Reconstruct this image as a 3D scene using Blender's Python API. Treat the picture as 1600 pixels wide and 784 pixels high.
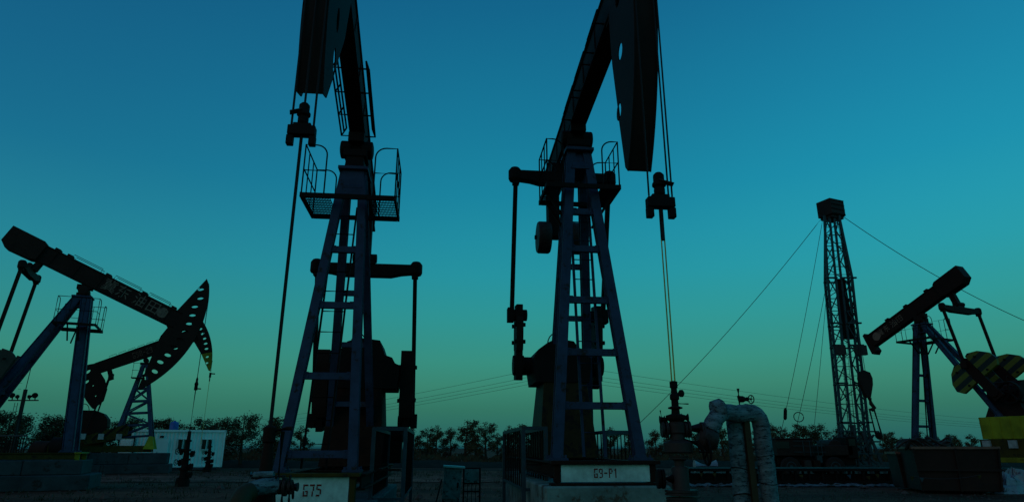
import bpy, math, random
from math import sin, cos, tan, pi, radians, sqrt, atan2, exp
from mathutils import Vector, Matrix
from mathutils.geometry import tessellate_polygon
for o in list(bpy.data.objects): bpy.data.objects.remove(o)
random.seed(7)
S = bpy.context.scene
COL = S.collection
# ------------------------------------------------------------------ camera
CAM_H = 1.6
PITCH = math.atan(.308)
cd = bpy.data.cameras.new('camera'); cam = bpy.data.objects.new('camera', cd); COL.objects.link(cam)
cam.location = (0, 0, CAM_H); cam.rotation_euler = (pi/2 + PITCH, 0, 0)
cd.sensor_width = 36; cd.lens = 22.5; cd.clip_end = 6000; cd.clip_start = .05
S.camera = cam
# ------------------------------------------------------------------ dusk sky
W = bpy.data.worlds.new('World'); S.world = W; W.use_nodes = True
nt = W.node_tree; nt.nodes.clear()
def s2l(c): return tuple(((v/255)/12.92 if v/255 <= .04045 else ((v/255+.055)/1.055)**2.4) for v in c)
tc = nt.nodes.new('ShaderNodeTexCoord'); sp = nt.nodes.new('ShaderNodeSeparateXYZ')
nt.links.new(tc.outputs['Generated'], sp.inputs[0])
asn = nt.nodes.new('ShaderNodeMath'); asn.operation = 'ARCSINE'; nt.links.new(sp.outputs['Z'], asn.inputs[0])
dv = nt.nodes.new('ShaderNodeMath'); dv.operation = 'DIVIDE'; nt.links.new(asn.outputs[0], dv.inputs[0]); dv.inputs[1].default_value = pi/2
ramp = nt.nodes.new('ShaderNodeValToRGB'); nt.links.new(dv.outputs[0], ramp.inputs[0])
ramp.color_ramp.interpolation = 'LINEAR'
SKY = [(-2, (14,60,70)), (0.0, (34,92,94)), (1.2, (42,102,96)), (3.2, (51,117,99)), (5.2, (58,133,113)), (7.3, (56,143,128)), (11, (47,148,147)), (14.9, (38,147,160)), (18, (33,142,162)),
       (22, (26,133,160)), (28, (23,121,153)), (38, (19,101,139)), (60, (15,72,118)), (90, (12,52,98))]
els = ramp.color_ramp.elements
while len(els) > 1: els.remove(els[-1])
for i, (deg, c) in enumerate(SKY):
    e = els[0] if i == 0 else els.new(max(0, deg/90))
    e.position = max(0, deg/90); e.color = (*s2l(c), 1)
# a deeper sky towards the left and a brighter one towards the afterglow at the right, growing with height
def mrange(src, a, b, c, d):
    n = nt.nodes.new('ShaderNodeMapRange'); nt.links.new(src, n.inputs[0]); n.interpolation_type = 'SMOOTHSTEP'
    for k, v in zip((1,2,3,4), (a, b, c, d)): n.inputs[k].default_value = v
    return n.outputs[0]
def mth(op, a, b):
    n = nt.nodes.new('ShaderNodeMath'); n.operation = op
    for k, v in enumerate((a, b)):
        if isinstance(v, (int, float)): n.inputs[k].default_value = v
        else: nt.links.new(v, n.inputs[k])
    return n.outputs[0]
azl = mrange(sp.outputs['X'], -.75, .05, -1, 0)
azr = mrange(sp.outputs['X'], .0, .7, 0, .2)
amt = mrange(sp.outputs['Z'], .02, .42, 0, 1)
comb = nt.nodes.new('ShaderNodeCombineColor')
for k, kl in enumerate((.05, .36, .24)):
    f_ = mth('ADD', mth('MULTIPLY', mth('ADD', mth('MULTIPLY', azl, kl), azr), amt), 1.0); nt.links.new(f_, comb.inputs[k])
vm = nt.nodes.new('ShaderNodeVectorMath'); vm.operation = 'MULTIPLY'
nt.links.new(ramp.outputs[0], vm.inputs[0]); nt.links.new(comb.outputs[0], vm.inputs[1])
bg = nt.nodes.new('ShaderNodeBackground'); nt.links.new(vm.outputs[0], bg.inputs[0])
wo = nt.nodes.new('ShaderNodeOutputWorld'); nt.links.new(bg.outputs[0], wo.inputs[0])
# weak broad warm lamp, added to bring red into the dark tones
sd = bpy.data.lights.new('warm_fill', 'SUN'); warm_fill = bpy.data.objects.new('warm_fill', sd); COL.objects.link(warm_fill)
sd.energy = .15; sd.angle = radians(45); sd.color = (1, .5, .36); warm_fill.rotation_euler = (radians(66), 0, radians(-38))
S.view_settings.view_transform = 'Standard'; S.view_settings.look = 'None'; S.view_settings.exposure = 0; S.view_settings.gamma = 1

CP, SP_ = cos(PITCH), sin(PITCH)
def at(px, py, Y):
    """world point seen at photo pixel (1600x784) at forward distance Y"""
    u, v = (px-800)/1000, (392-py)/1000
    f = CP - v*SP_; up = SP_ + v*CP
    return Vector((u/f*Y, Y, CAM_H + up/f*Y))

# ------------------------------------------------------------------ materials
MATS = {}
def mat(name, col, rough=.6, wear=None, wear_amt=.3, scale=3.0, metal=0.0, var=.25, bump=.15, spec=.3):
    if name in MATS: return MATS[name]
    def warm_dark(c):        # warms dark base colours so they look neutral under the teal sky
        return (min(1, c[0]*1.6), c[1]*.9, c[2]*.7) if max(c) < .14 and c[2] <= c[0]*1.6 else c
    col = warm_dark(col); wear = warm_dark(wear) if wear else wear
    m = bpy.data.materials.new(name); m.use_nodes = True; n = m.node_tree; N = n.nodes; L = n.links
    b = N['Principled BSDF']; b.inputs['Roughness'].default_value = rough; b.inputs['Metallic'].default_value = metal
    b.inputs['Specular IOR Level'].default_value = spec
    t = N.new('ShaderNodeTexCoord')
    a = N.new('ShaderNodeTexNoise'); a.inputs['Scale'].default_value = scale; a.inputs['Detail'].default_value = 8; a.inputs['Roughness'].default_value = .65
    L.new(t.outputs['Object'], a.inputs['Vector'])
    mx = N.new('ShaderNodeMix'); mx.data_type = 'RGBA'
    lo = tuple(c*(1-var) for c in col); hi = tuple(min(1, c*(1+var)) for c in col)
    mx.inputs[6].default_value = (*lo, 1); mx.inputs[7].default_value = (*hi, 1)
    r = N.new('ShaderNodeMapRange'); r.inputs[1].default_value = .35; r.inputs[2].default_value = .65
    L.new(a.outputs['Fac'], r.inputs[0]); L.new(r.outputs[0], mx.inputs[0])
    out = mx.outputs[2]
    if wear:
        w = N.new('ShaderNodeTexNoise'); w.inputs['Scale'].default_value = scale*1.7; w.inputs['Detail'].default_value = 12; w.inputs['Roughness'].default_value = .75
        L.new(t.outputs['Object'], w.inputs['Vector'])
        r2 = N.new('ShaderNodeMapRange'); th = .68 - wear_amt*.35; r2.inputs[1].default_value = th; r2.inputs[2].default_value = th+.06
        L.new(w.outputs['Fac'], r2.inputs[0])
        m2 = N.new('ShaderNodeMix'); m2.data_type = 'RGBA'; L.new(r2.outputs[0], m2.inputs[0]); L.new(out, m2.inputs[6]); m2.inputs[7].default_value = (*wear, 1)
        out = m2.outputs[2]
    L.new(out, b.inputs['Base Color'])
    bp = N.new('ShaderNodeBump'); bp.inputs['Strength'].default_value = bump; bp.inputs['Distance'].default_value = .02
    nb = N.new('ShaderNodeTexNoise'); nb.inputs['Scale'].default_value = scale*9; nb.inputs['Detail'].default_value = 6
    L.new(t.outputs['Object'], nb.inputs['Vector']); L.new(nb.outputs['Fac'], bp.inputs['Height']); L.new(bp.outputs[0], b.inputs['Normal'])
    MATS[name] = m; return m
RUST = (.024, .014, .009)
black = mat('black_steel', (.006, .0065, .0065), .75, (.02,.009,.006), .12, 2.2, spec=.15)
head_black = mat('head_steel', (.013, .012, .011), .75, (.02,.01,.007), .25, 1.6, spec=.15)
maroon = mat('dark_red_steel', (.014, .0065, .0045), .7, (.009,.006,.005), .3, 1.4, spec=.15)
blue = mat('blue_paint', (.026, .042, .082), .6, (.014,.014,.013), .35, 2.4, spec=.2)
bluel = mat('pale_blue_paint', (.02, .045, .058), .55, (.05,.04,.035), .3, 3)
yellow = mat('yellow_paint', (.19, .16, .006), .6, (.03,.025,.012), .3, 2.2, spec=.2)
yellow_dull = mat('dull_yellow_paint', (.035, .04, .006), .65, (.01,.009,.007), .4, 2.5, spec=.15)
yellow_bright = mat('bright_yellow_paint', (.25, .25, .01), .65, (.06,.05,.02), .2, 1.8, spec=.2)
rust = mat('rusty_steel', (.015, .009, .006), .8, (.008,.006,.005), .4, 3, spec=.15)
plate_paint = mat('white_paint_weathered', (.42, .6, .52), .65, (.12,.07,.04), .16, 3.5)
stencil = mat('stencil_ink', (.1, .01, .008), .7, (.3,.4,.34), .12, 14)
concrete = mat('concrete', (.05, .08, .085), .9, (.018,.028,.028), .35, 1.3, var=.35, bump=.6)
concrete_d = mat('old_concrete', (.028, .042, .045), .9, (.012,.018,.018), .35, 1.1, var=.35, bump=.6)
wrap = mat('pipe_wrap', (.13, .2, .21), .75, (.012,.02,.022), .45, 6, var=.45, bump=1.0)  # dark streaks put the shaded creases of the cloth into the colour
_t = wrap.node_tree; _tc = [n for n in _t.nodes if n.type == 'TEX_COORD'][0]
_mp = _t.nodes.new('ShaderNodeMapping'); _mp.inputs['Scale'].default_value = (1, 1, 3.2); _mp.inputs['Rotation'].default_value = (.25, .2, 0)
_t.links.new(_tc.outputs['Object'], _mp.inputs[0])
for _n in [n for n in _t.nodes if n.type == 'TEX_NOISE']: _t.links.new(_mp.outputs[0], _n.inputs['Vector'])
olive = mat('olive_paint', (.025, .028, .01), .7, RUST, .2, 3)
grey_steel = mat('grey_steel', (.022, .024, .026), .6, (.012,.008,.006), .3, 4, spec=.25)
mast_paint = mat('mast_paint', (.022, .045, .05), .6, (.006,.009,.009), .3, 1.3)
tank = mat('tank_steel', (.013, .008, .006), .75, (.012,.01,.01), .3, 1.0, var=.4)
cable = mat('cable', (.006, .006, .006), .7)
cable_y = mat('greased_cable', (.55, .42, .05), .45, None, 0, 9)
rubber = mat('rubber', (.012, .012, .012), .85)
glass = mat('dark_glass', (.01, .012, .014), .12, spec=.5, bump=0)
bark = mat('bark', (.035, .028, .02), .9, None, 0, 6)
letter = mat('faded_lettering', (.13, .13, .115), .7, (.03,.015,.012), .35, 5)
letter2 = mat('faded_red_lettering', (.1, .065, .05), .7, (.05,.02,.016), .35, 5)
white_cloth = mat('pale_plastic', (.3, .3, .29), .6, None, 0, 4, var=.3)
blue_tank = mat('blue_plastic', (.03, .1, .35), .5)
def leafmat(name, col):
    m = mat(name, col, .7, None, 0, .6, var=.35, bump=0); return m
leafs = [leafmat('leaf_green', (.045,.06,.022)), leafmat('leaf_olive', (.055,.055,.025)), leafmat('leaf_dark', (.035,.05,.022))]
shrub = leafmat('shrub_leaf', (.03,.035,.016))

cab_paint = mat('cabinet_paint', (.13, .2, .18), .7, (.03,.03,.025), .4, 5, var=.4)
def cont_mat():
    m = mat('container_paint', (.8,.9,.82), .5, (.12,.09,.06), .06, .8, var=.08, bump=.05); return m
container_paint = cont_mat()

def ground_mat():
    m = bpy.data.materials.new('bare_ground'); m.use_nodes = True; n = m.node_tree; N = n.nodes; L = n.links
    b = N['Principled BSDF']; b.inputs['Roughness'].default_value = .95; b.inputs['Specular IOR Level'].default_value = .1
    t = N.new('ShaderNodeTexCoord')
    mp = N.new('ShaderNodeMapping'); mp.inputs['Scale'].default_value = (.05, .16, 1); L.new(t.outputs['Object'], mp.inputs[0])
    a = N.new('ShaderNodeTexNoise'); a.inputs['Scale'].default_value = 1; a.inputs['Detail'].default_value = 10; a.inputs['Roughness'].default_value = .7; L.new(mp.outputs[0], a.inputs['Vector'])
    c = N.new('ShaderNodeTexNoise'); c.inputs['Scale'].default_value = 2.2; c.inputs['Detail'].default_value = 9; c.inputs['Roughness'].default_value = .75; L.new(t.outputs['Object'], c.inputs['Vector'])
    r = N.new('ShaderNodeValToRGB'); L.new(a.outputs['Fac'], r.inputs[0])
    r.color_ramp.elements[0].position = .36; r.color_ramp.elements[0].color = (.06,.022,.014,1)
    r.color_ramp.elements[1].position = .62; r.color_ramp.elements[1].color = (.24,.085,.05,1)
    r2 = N.new('ShaderNodeValToRGB'); L.new(c.outputs['Fac'], r2.inputs[0])
    r2.color_ramp.elements[0].position = .35; r2.color_ramp.elements[0].color = (.45,.45,.45,1); r2.color_ramp.elements[1].position = .7; r2.color_ramp.elements[1].color = (1.2,1.2,1.2,1)
    mx = N.new('ShaderNodeMix'); mx.data_type = 'RGBA'; mx.blend_type = 'MULTIPLY'; mx.inputs[0].default_value = 1
    L.new(r.outputs[0], mx.inputs[6]); L.new(r2.outputs[0], mx.inputs[7]); L.new(mx.outputs[2], b.inputs['Base Color'])
    bp = N.new('ShaderNodeBump'); bp.inputs['Strength'].default_value = .8; bp.inputs['Distance'].default_value = .08
    L.new(c.outputs['Fac'], bp.inputs['Height']); L.new(bp.outputs[0], b.inputs['Normal'])
    return m

def stripe_mat():
    m = bpy.data.materials.new('yellow_black_stripes'); m.use_nodes = True; n = m.node_tree; N = n.nodes; L = n.links
    b = N['Principled BSDF']; b.inputs['Roughness'].default_value = .55; b.inputs['Specular IOR Level'].default_value = .3
    t = N.new('ShaderNodeTexCoord'); s = N.new('ShaderNodeSeparateXYZ'); L.new(t.outputs['Object'], s.inputs[0])
    mu = N.new('ShaderNodeMath'); mu.operation = 'MULTIPLY'; mu.inputs[1].default_value = 2.1; L.new(s.outputs['X'], mu.inputs[0])
    fr = N.new('ShaderNodeMath'); fr.operation = 'FRACT'; L.new(mu.outputs[0], fr.inputs[0])
    gt = N.new('ShaderNodeMath'); gt.operation = 'GREATER_THAN'; gt.inputs[1].default_value = .5; L.new(fr.outputs[0], gt.inputs[0])
    mx = N.new('ShaderNodeMix'); mx.data_type = 'RGBA'; L.new(gt.outputs[0], mx.inputs[0])
    mx.inputs[6].default_value = (.014,.014,.012,1); mx.inputs[7].default_value = (.12,.115,.008,1)
    L.new(mx.outputs[2], b.inputs['Base Color']); return m
stripes = stripe_mat()

# ------------------------------------------------------------------ mesh builder
def frame(d, up=None):
    d = Vector(d).normalized()
    up = Vector(up) if up is not None else Vector((0,0,1))
    if abs(d.dot(up.normalized())) > .99: up = Vector((1,0,0)) if abs(d.x) < .9 else Vector((0,1,0))
    s = d.cross(up).normalized(); u = s.cross(d).normalized()
    return d, s, u
class MB:
    def __init__(s): s.v = []; s.f = []
    def add(s, vs, fs):
        k = len(s.v); s.v += [Vector(p) for p in vs]; s.f += [tuple(i+k for i in f) for f in fs]; return s
    def box(s, c, d, rot=None):
        cx, cy, cz = c; a, b, h = d[0]/2, d[1]/2, d[2]/2
        vs = [Vector((x*a, y*b, z*h)) for x in (-1,1) for y in (-1,1) for z in (-1,1)]
        if rot is not None: vs = [rot @ p for p in vs]
        vs = [p + Vector(c) for p in vs]
        return s.add(vs, [(0,1,3,2),(4,6,7,5),(0,4,5,1),(2,3,7,6),(0,2,6,4),(1,5,7,3)])
    def bar(s, p, q, w, h, up=None, w2=None, h2=None):
        p, q = Vector(p), Vector(q); d, sd_, u = frame(q-p, up); w2 = w2 or w; h2 = h2 or h
        vs = [p+sd_*a*w/2+u*b*h/2 for a, b in ((-1,-1),(1,-1),(1,1),(-1,1))] + [q+sd_*a*w2/2+u*b*h2/2 for a, b in ((-1,-1),(1,-1),(1,1),(-1,1))]
        return s.add(vs, [(3,2,1,0),(4,5,6,7),(0,1,5,4),(1,2,6,5),(2,3,7,6),(3,0,4,7)])
    def ibeam(s, p, q, w, h, t=.03, up=None):
        p, q = Vector(p), Vector(q); d, sd_, u = frame(q-p, up)
        s.bar(p+u*(h/2-t/2), q+u*(h/2-t/2), w, t, up); s.bar(p-u*(h/2-t/2), q-u*(h/2-t/2), w, t, up)
        return s.bar(p, q, t, h-2*t-.004, up)
    def tube(s, pts, r, n=8, cap=True):
        pts = [Vector(p) for p in pts]; k = len(s.v); m = len(pts); rr = r if isinstance(r, (list, tuple)) else [r]*m
        pu = None
        for i, p in enumerate(pts):
            d = (pts[min(i+1, m-1)] - pts[max(i-1, 0)]).normalized()
            if pu is None: _, a, b = frame(d)
            else:
                a = (pu - d*pu.dot(d)).normalized(); b = d.cross(a)
            pu = a
            for j in range(n):
                t = 2*pi*j/n; s.v.append(p + (a*cos(t)+b*sin(t))*rr[i])
        for i in range(m-1):
            for j in range(n):
                s.f.append((k+i*n+j, k+i*n+(j+1)%n, k+(i+1)*n+(j+1)%n, k+(i+1)*n+j))
        if cap: s.f.append(tuple(k+j for j in range(n))[::-1]); s.f.append(tuple(k+(m-1)*n+j for j in range(n)))
        return s
    def lathe(s, prof, c=(0,0,0), axis=(0,0,1), n=20):
        d, a, b = frame(axis); c = Vector(c)
        pts = [c+d*z for r, z in prof]; k = len(s.v)
        for i, (r, z) in enumerate(prof):
            for j in range(n):
                t = 2*pi*j/n; s.v.append(c+d*z+(a*cos(t)+b*sin(t))*max(r, .0005))
        for i in range(len(prof)-1):
            for j in range(n):
                s.f.append((k+i*n+j, k+i*n+(j+1)%n, k+(i+1)*n+(j+1)%n, k+(i+1)*n+j))
        s.f.append(tuple(k+j for j in range(n))[::-1]); s.f.append(tuple(k+(len(prof)-1)*n+j for j in range(n)))
        return s
    def prism(s, loops, fn0, fn1):
        """flat plate with holes: loops of 2D points; fn0/fn1 map them to the two faces"""
        lp = [[Vector((p[0], p[1], 0)) for p in l] for l in loops]
        tris = tessellate_polygon(lp); flat = [p for l in loops for p in l]; n = len(flat); k = len(s.v)
        s.v += [Vector(fn0(*p)) for p in flat] + [Vector(fn1(*p)) for p in flat]
        s.f += [(k+a, k+b, k+c) for a, b, c in tris] + [(k+n+c, k+n+b, k+n+a) for a, b, c in tris]
        o = 0
        for l in loops:
            m = len(l)
            for i in range(m):
                j = (i+1) % m; s.f.append((k+o+i, k+o+j, k+n+o+j, k+n+o+i))
            o += m
        return s
    def build(s, name, m, parent=None, bevel=0, smooth=False):
        me = bpy.data.meshes.new(name); me.from_pydata([tuple(p) for p in s.v], [], s.f); me.update()
        import bmesh
        bm = bmesh.new(); bm.from_mesh(me); bmesh.ops.recalc_face_normals(bm, faces=bm.faces); bm.to_mesh(me); bm.free()
        if smooth:
            for p in me.polygons: p.use_smooth = True
            me.set_sharp_from_angle(angle=radians(40))
        me.materials.append(m)
        o = bpy.data.objects.new(name, me); COL.objects.link(o)
        if parent: o.parent = parent
        if bevel:
            b = o.modifiers.new('bevel', 'BEVEL'); b.width = bevel; b.segments = 1; b.limit_method = 'ANGLE'
        return o
def tag(o, label=None, cat=None, group=None, kind=None):
    if label: o['label'] = label
    if cat: o['category'] = cat
    if group: o['group'] = group
    if kind: o['kind'] = kind
    return o
def empty(name, loc, rz, label, cat, group=None):
    o = bpy.data.objects.new(name, None); COL.objects.link(o); o.location = loc; o.rotation_euler = (0,0,rz); o.empty_display_size = .2
    return tag(o, label, cat, group)
def arcpts(c, r, a0, a1, n): return [(c[0]+r*cos(a0+(a1-a0)*i/n), c[1]+r*sin(a0+(a1-a0)*i/n)) for i in range(n+1)]
def oval(cx, cy, rx, ry, ang, n=14): return [(cx+rx*cos(t)*cos(ang)-ry*sin(t)*sin(ang), cy+rx*cos(t)*sin(ang)+ry*sin(t)*cos(ang)) for t in (2*pi*i/n for i in range(n))]

# stencil lettering (strokes in a 1 x 1.7 cell)
GL = {'G': [(0,0,.25,.78),(0,.92,.25,1.7),(.3,1.45,1,1.7),(.3,0,1,.22),(.75,.27,1,.8),(.48,.62,.72,.8)],
      '7': [(0,1.45,1,1.7),(.62,.8,.88,1.4),(.45,0,.7,.72)],
      '5': [(0,1.45,1,1.7),(0,.95,.25,1.4),(.3,.86,.72,1.08),(.75,.3,1,1.0),(0,0,.7,.25)],
      '9': [(0,.95,.25,1.6),(.3,1.45,.7,1.7),(.75,.95,1,1.6),(.3,.74,.72,.94),(.75,.1,1,.85),(.1,0,.7,.22)],
      '8': [(0,.1,.25,.75),(.75,.1,1,.75),(0,.95,.25,1.6),(.75,.95,1,1.6),(.3,1.48,.7,1.7),(.3,.74,.7,.94),(.3,0,.7,.22)],
      '2': [(0,1.2,.25,1.5),(.1,1.5,.9,1.7),(.75,.95,1,1.45),(.3,.74,.8,.94),(0,.28,.25,.75),(0,0,1,.24)],
      '-': [(.1,.72,.9,.98)], 'P': [(0,0,.25,1.7),(.3,1.48,.8,1.7),(.75,1.0,1,1.42),(.3,.74,.8,.94)], '1': [(.4,0,.66,1.7),(.15,1.3,.36,1.5)], ' ': []}
def lettering(text, fn, h, gap=.35, wd=.72):
    """fn(a, b, depth) -> 3D; returns MB"""
    m = MB(); s = h/1.7; w = s*wd; x = -(len(text)*(1+gap)-gap)*w/2
    for ch in text:
        for a0, b0, a1, b1 in GL[ch]:
            q = [(x+a0*w, b0*s-h/2), (x+a1*w, b0*s-h/2), (x+a1*w, b1*s-h/2), (x+a0*w, b1*s-h/2)]
            m.prism([q], lambda a, b: fn(a, b, 0), lambda a, b: fn(a, b, .004))
        x += (1+gap)*w
    return m
def font_mesh(text, name, m, parent, M, size):
    c = bpy.data.curves.new(name, 'FONT'); c.body = text; c.size = size; c.extrude = .002; c.align_x = 'CENTER'; c.align_y = 'CENTER'
    o = bpy.data.objects.new(name, c); COL.objects.link(o)
    bpy.context.view_layer.update(); dg = bpy.context.evaluated_depsgraph_get()
    me = bpy.data.meshes.new_from_object(o.evaluated_get(dg)); bpy.data.objects.remove(o)
    me.transform(M); me.materials.clear(); me.materials.append(m)
    r = bpy.data.objects.new(name, me); COL.objects.link(r); r.parent = parent; return r

# ------------------------------------------------------------------ setting
g = MB(); g.add([(-3000,-400,0),(3000,-400,0),(3000,5000,0),(-3000,5000,0)], [(0,1,2,3)])
gm = ground_mat(); go = g.build('ground', gm); tag(go, kind='structure')
# a graded dirt track across the yard, slightly raised
rm = mat('track_dirt', (.138,.085,.075), .95, (.07,.03,.02), .5, .5, var=.4, bump=.6, spec=.1)
tr = MB(); n = 60
for i in range(n+1):
    x = -90+180*i/n; w = 1.2*sin(x*.21)+.6*sin(x*.73)
    tr.v += [Vector((x, 33.5+w*.3, .03)), Vector((x, 40.5+w*.5, .03))]
for i in range(n): tr.f.append((2*i, 2*i+2, 2*i+3, 2*i+1))
tag(tr.build('dirt_road', rm), kind='structure')

# ------------------------------------------------------------------ pumping unit
PUMP_GROUP = 'beam pumping units in the oilfield'
def legbar(m, p, q, w, d, w2=None, d2=None):
    m.bar(p, q, w, d, (1,0,0), w2, d2)
def pump(label, x, y, heading, K):
    root = empty('oil_pumpjack', (x, y, 0), heading, label, 'pumpjack', PUMP_GROUP)
    H = K['H']; zb = K['zb']; R = K['R']; tau = K['tilt']; BM = K['beam_mat']; LM = K['leg_mat']
    fw, rw, fx, rx = K['fw'], K['rw'], K.get('fx', 1.0), K.get('rx', -3.3); zr = K.get('zbr', K['zb'])
    lz = H-K.get('capd', .28); tw, tww = .15, K.get('tw', .2)
    # base frame
    rail = .26
    m = MB()
    rx0 = K.get('rail_x0', fx+.35)
    for s in (-1, 1): m.ibeam((rx0, s*(K['fhw']-.1), zr-rail/2-.02), (-6.0, s*(K['fhw']-.1), zr-rail/2-.02), .16, rail)
    for xx in (-1.2, -2.8, -4.4, -5.9):
        if xx < rx0: m.ibeam((xx, -K['fhw']+.2, zr-rail/2-.02), (xx, K['fhw']-.2, zr-rail/2-.02), .14, rail-.03)
    m.build('base_frame', K['base_mat'], root, .006)
    # front end beam with painted plate
    ph = K.get('ph', .42)
    m = MB(); bdy = K.get('bdy', 0); m.box((fx+.42, bdy, zb-.03), (.26, 2*K['fhw'], .06)); m.box((fx+.42, bdy, zb-ph+.02), (.26, 2*K['fhw'], .04))
    for s in (-1, 1): m.box((fx+.40, bdy+s*(K['fhw']-.12), zb-ph/2), (.18, .1, ph-.1))
    eb = m.build('end_beam', K['end_mat'], root, .006)
    if K.get('sign'):
        pw = K['fhw']-.18
        m = MB(); m.box((fx+.47, bdy, zb-ph/2), (.02, 2*pw, ph-.12)); pl = m.build('name_plate', plate_paint, eb)
        lettering(K['sign'], lambda a, b, d: (fx+.482+d, bdy+a+K.get('sign_dx', 0), zb-ph/2+b), K['sign_h']).build('lettering', stencil, eb)
    # legs
    top_f = .16; top_r = -.16
    def fp(z, s): k = (lz-z)/(lz-zb); return Vector((top_f+(fx-top_f)*k, s*(tww+(fw-tww)*k)+K.get('fdy',0)*k, z))
    def rp(z, s): k = (lz-z)/(lz-zb); return Vector((top_r+(rx-top_r)*k, s*(tww*.9+(rw-tww*.9)*k)+K.get('rdy',0)*k, z+(zr-zb)*k))
    ld, lw = K.get('ld', .42), K.get('lw', .2)
    for s in (-1, 1):
        for f_, nm in ((fp, 'front_leg'), (rp, 'rear_leg')):
            a, b = f_(lz, s), f_(zb, s); m = MB(); dpt = ld if f_ is fp else ld*.85
            d, sd_, u = frame(b-a, (1,0,0))
            m.bar(a, b, lw*.8, dpt-.06, (1,0,0)); m.bar(a+u*dpt/2, b+u*dpt/2, lw, .03, (1,0,0)); m.bar(a-u*dpt/2, b-u*dpt/2, lw, .03, (1,0,0))
            o = m.build(nm, LM, root, .004)
            fz = b.z; q = MB(); q.box((b.x, b.y, fz+.02), (dpt+.2, lw+.16, .04))
            for ii in (-1, 1):
                for jj in (-1, 1): q.lathe([(.022, 0), (.022, .05)], (b.x+ii*(dpt/2+.05), b.y+jj*(lw/2+.04), fz+.04), n=6)
            q.build('foot_plate', LM, o)
    for z in K['fbars']:
        a, b = fp(z, -1), fp(z, 1); m = MB(); m.bar(a+Vector((0,lw*.42,0)), b-Vector((0,lw*.42,0)), .1, .13)
        for sy_, pt in ((1, a), (-1, b)):
            e_ = pt+Vector((.056, sy_*lw*.62, 0)); m.box(e_, (.012, .12, .15))
            for dy_ in (-.035,.035):
                for dz_ in (-.05,.05): m.box(e_+Vector((.012, dy_, dz_)), (.016,.026,.026))
        m.build('crossbar', LM, root, .004)
    for z in K['rbars']:
        a, b = rp(z, -1), rp(z, 1); m = MB(); m.bar(a+Vector((0,lw*.42,0)), b-Vector((0,lw*.42,0)), .1, .12)
        m.build('crossbar', LM, root, .004)
    m = MB()                                   # cap block between the leg tops
    m.box((0, 0, lz+.02), (.78, 2*tww+lw+.08, .07)); m.box((0, 0, lz-.42), (.7, 2*tww+.05, .05)); m.bar((.34,0,lz-.4),(.2,0,lz), 2*tww, .02, (1,0,0))
    if K.get('cap_plate'):
        for xx in (1,): m.add([(.3,-tww-.02,lz+.03),(.3,tww+.02,lz+.03),(.36,tww+.12,lz-.62),(.36,-tww-.12,lz-.62),(.26,-tww-.02,lz+.03),(.26,tww+.02,lz+.03),(.32,tww+.12,lz-.62),(.32,-tww-.12,lz-.62)], [(0,1,2,3),(7,6,5,4),(0,4,5,1),(1,5,6,2),(2,6,7,3),(3,7,4,0)])
    m.build('tower_cap', LM, root, .006)
    # ladder
    m = MB(); za, zz = zb+.05, K['plat']-.05
    a = fp(za, 0)+Vector((-.3,0,0)); b = fp(zz, 0)+Vector((-.22,0,0)); lhw = K.get('lhw', .2); ly = K.get('lady', 0)
    for s in (-1, 1): m.bar(a+Vector((0,s*lhw+ly,0)), b+Vector((0,s*lhw+ly,0)), K.get('lrail', .035), .045)
    nr = int((zz-za)/.42)
    for i in range(1, nr+1):
        p = a.lerp(b, i/(nr+.5)); m.tube([p+Vector((0,-lhw+ly,0)), p+Vector((0,lhw+ly,0))], .013, 6)
    m.build('ladder', LM if K.get('lrail') else black, root)
    # platform
    pz, x0, x1, hw = K['plat'], K['px0'], K['px1'], K['phw']
    m = MB(); t = .1
    cyy = K.get('pdy', 0)
    for s in (-1, 1): m.bar((x0, cyy+s*(hw-.03), pz-.05), (x1, cyy+s*(hw-.03), pz-.05), .05, t)
    for xx in (x0+.03, x1-.03): m.bar((xx, cyy-hw+.06, pz-.053), (xx, cyy+hw-.06, pz-.053), .05, t)
    inn = tww+lw+.05
    for s in (-1, 1):
        a0, a1 = inn, hw-.06
        nn = 16
        for i in range(nn+1):
            yy = cyy + s*(a0+(a1-a0)*i/nn); m.bar((x0+.06, yy, pz-.02), (x1-.06, yy, pz-.02), .011, .02)
        for i in range(9):
            xx = x0+.1+(x1-x0-.2)*i/8; m.bar((xx, cyy+s*a0, pz-.024), (xx, cyy+s*a1, pz-.024), .012, .018)
        if not K.get('bracket', True): continue
        m.bar((.2, s*inn*.8, pz-.7), (.2, cyy+s*(hw-.1), pz-.1), .05, .05)
        m.bar((-.2, s*inn*.8, pz-.7), (-.2, cyy+s*(hw-.1), pz-.1), .05, .05)
    m.build('platform', black, root)
    r = .016
    def loop(y0, y1, xx, h, rad):
        pts = [(xx, y0, pz)] + [(xx, y0, pz+h)]
        n_ = 6; dy = 1 if y1 > y0 else -1
        for i in range(n_+1):
            a_ = pi/2*(1-i/n_); pts.append((xx, y1-dy*rad+dy*rad*cos(a_), pz+h-rad+rad*sin(a_)))
        pts.append((xx, y1, pz)); return pts
    for s in (-1, 1):
        m = MB(); yo = cyy+s*(hw-.03); yi = cyy+s*K.get('pin', .35)
        for xx in (x0+.03, x1-.03):
            m.tube(loop(yo, yi, xx, K.get('rh', 1.05), .22), r, 6)
            m.tube([(xx, yo, pz+.5), (xx, yi, pz+.5)], r*.8, 6)
        for hh in (K.get('rh', 1.05), .53): m.tube([(x0+.03, yo, pz+hh), (x1-.03, yo, pz+hh)], r, 6)
        for k in (1, 2): xx = x0+(x1-x0)*k/3; m.tube([(xx, yo, pz), (xx, yo, pz+K.get('rh', 1.05))], r*.8, 6)
        m.build('railing', K.get('rail_mat', black), root)
    # saddle bearing
    m = MB(); m.box((0,0,H-.16), (.5, .5, .16)); cdp = K.get('capd', .28)
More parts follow.
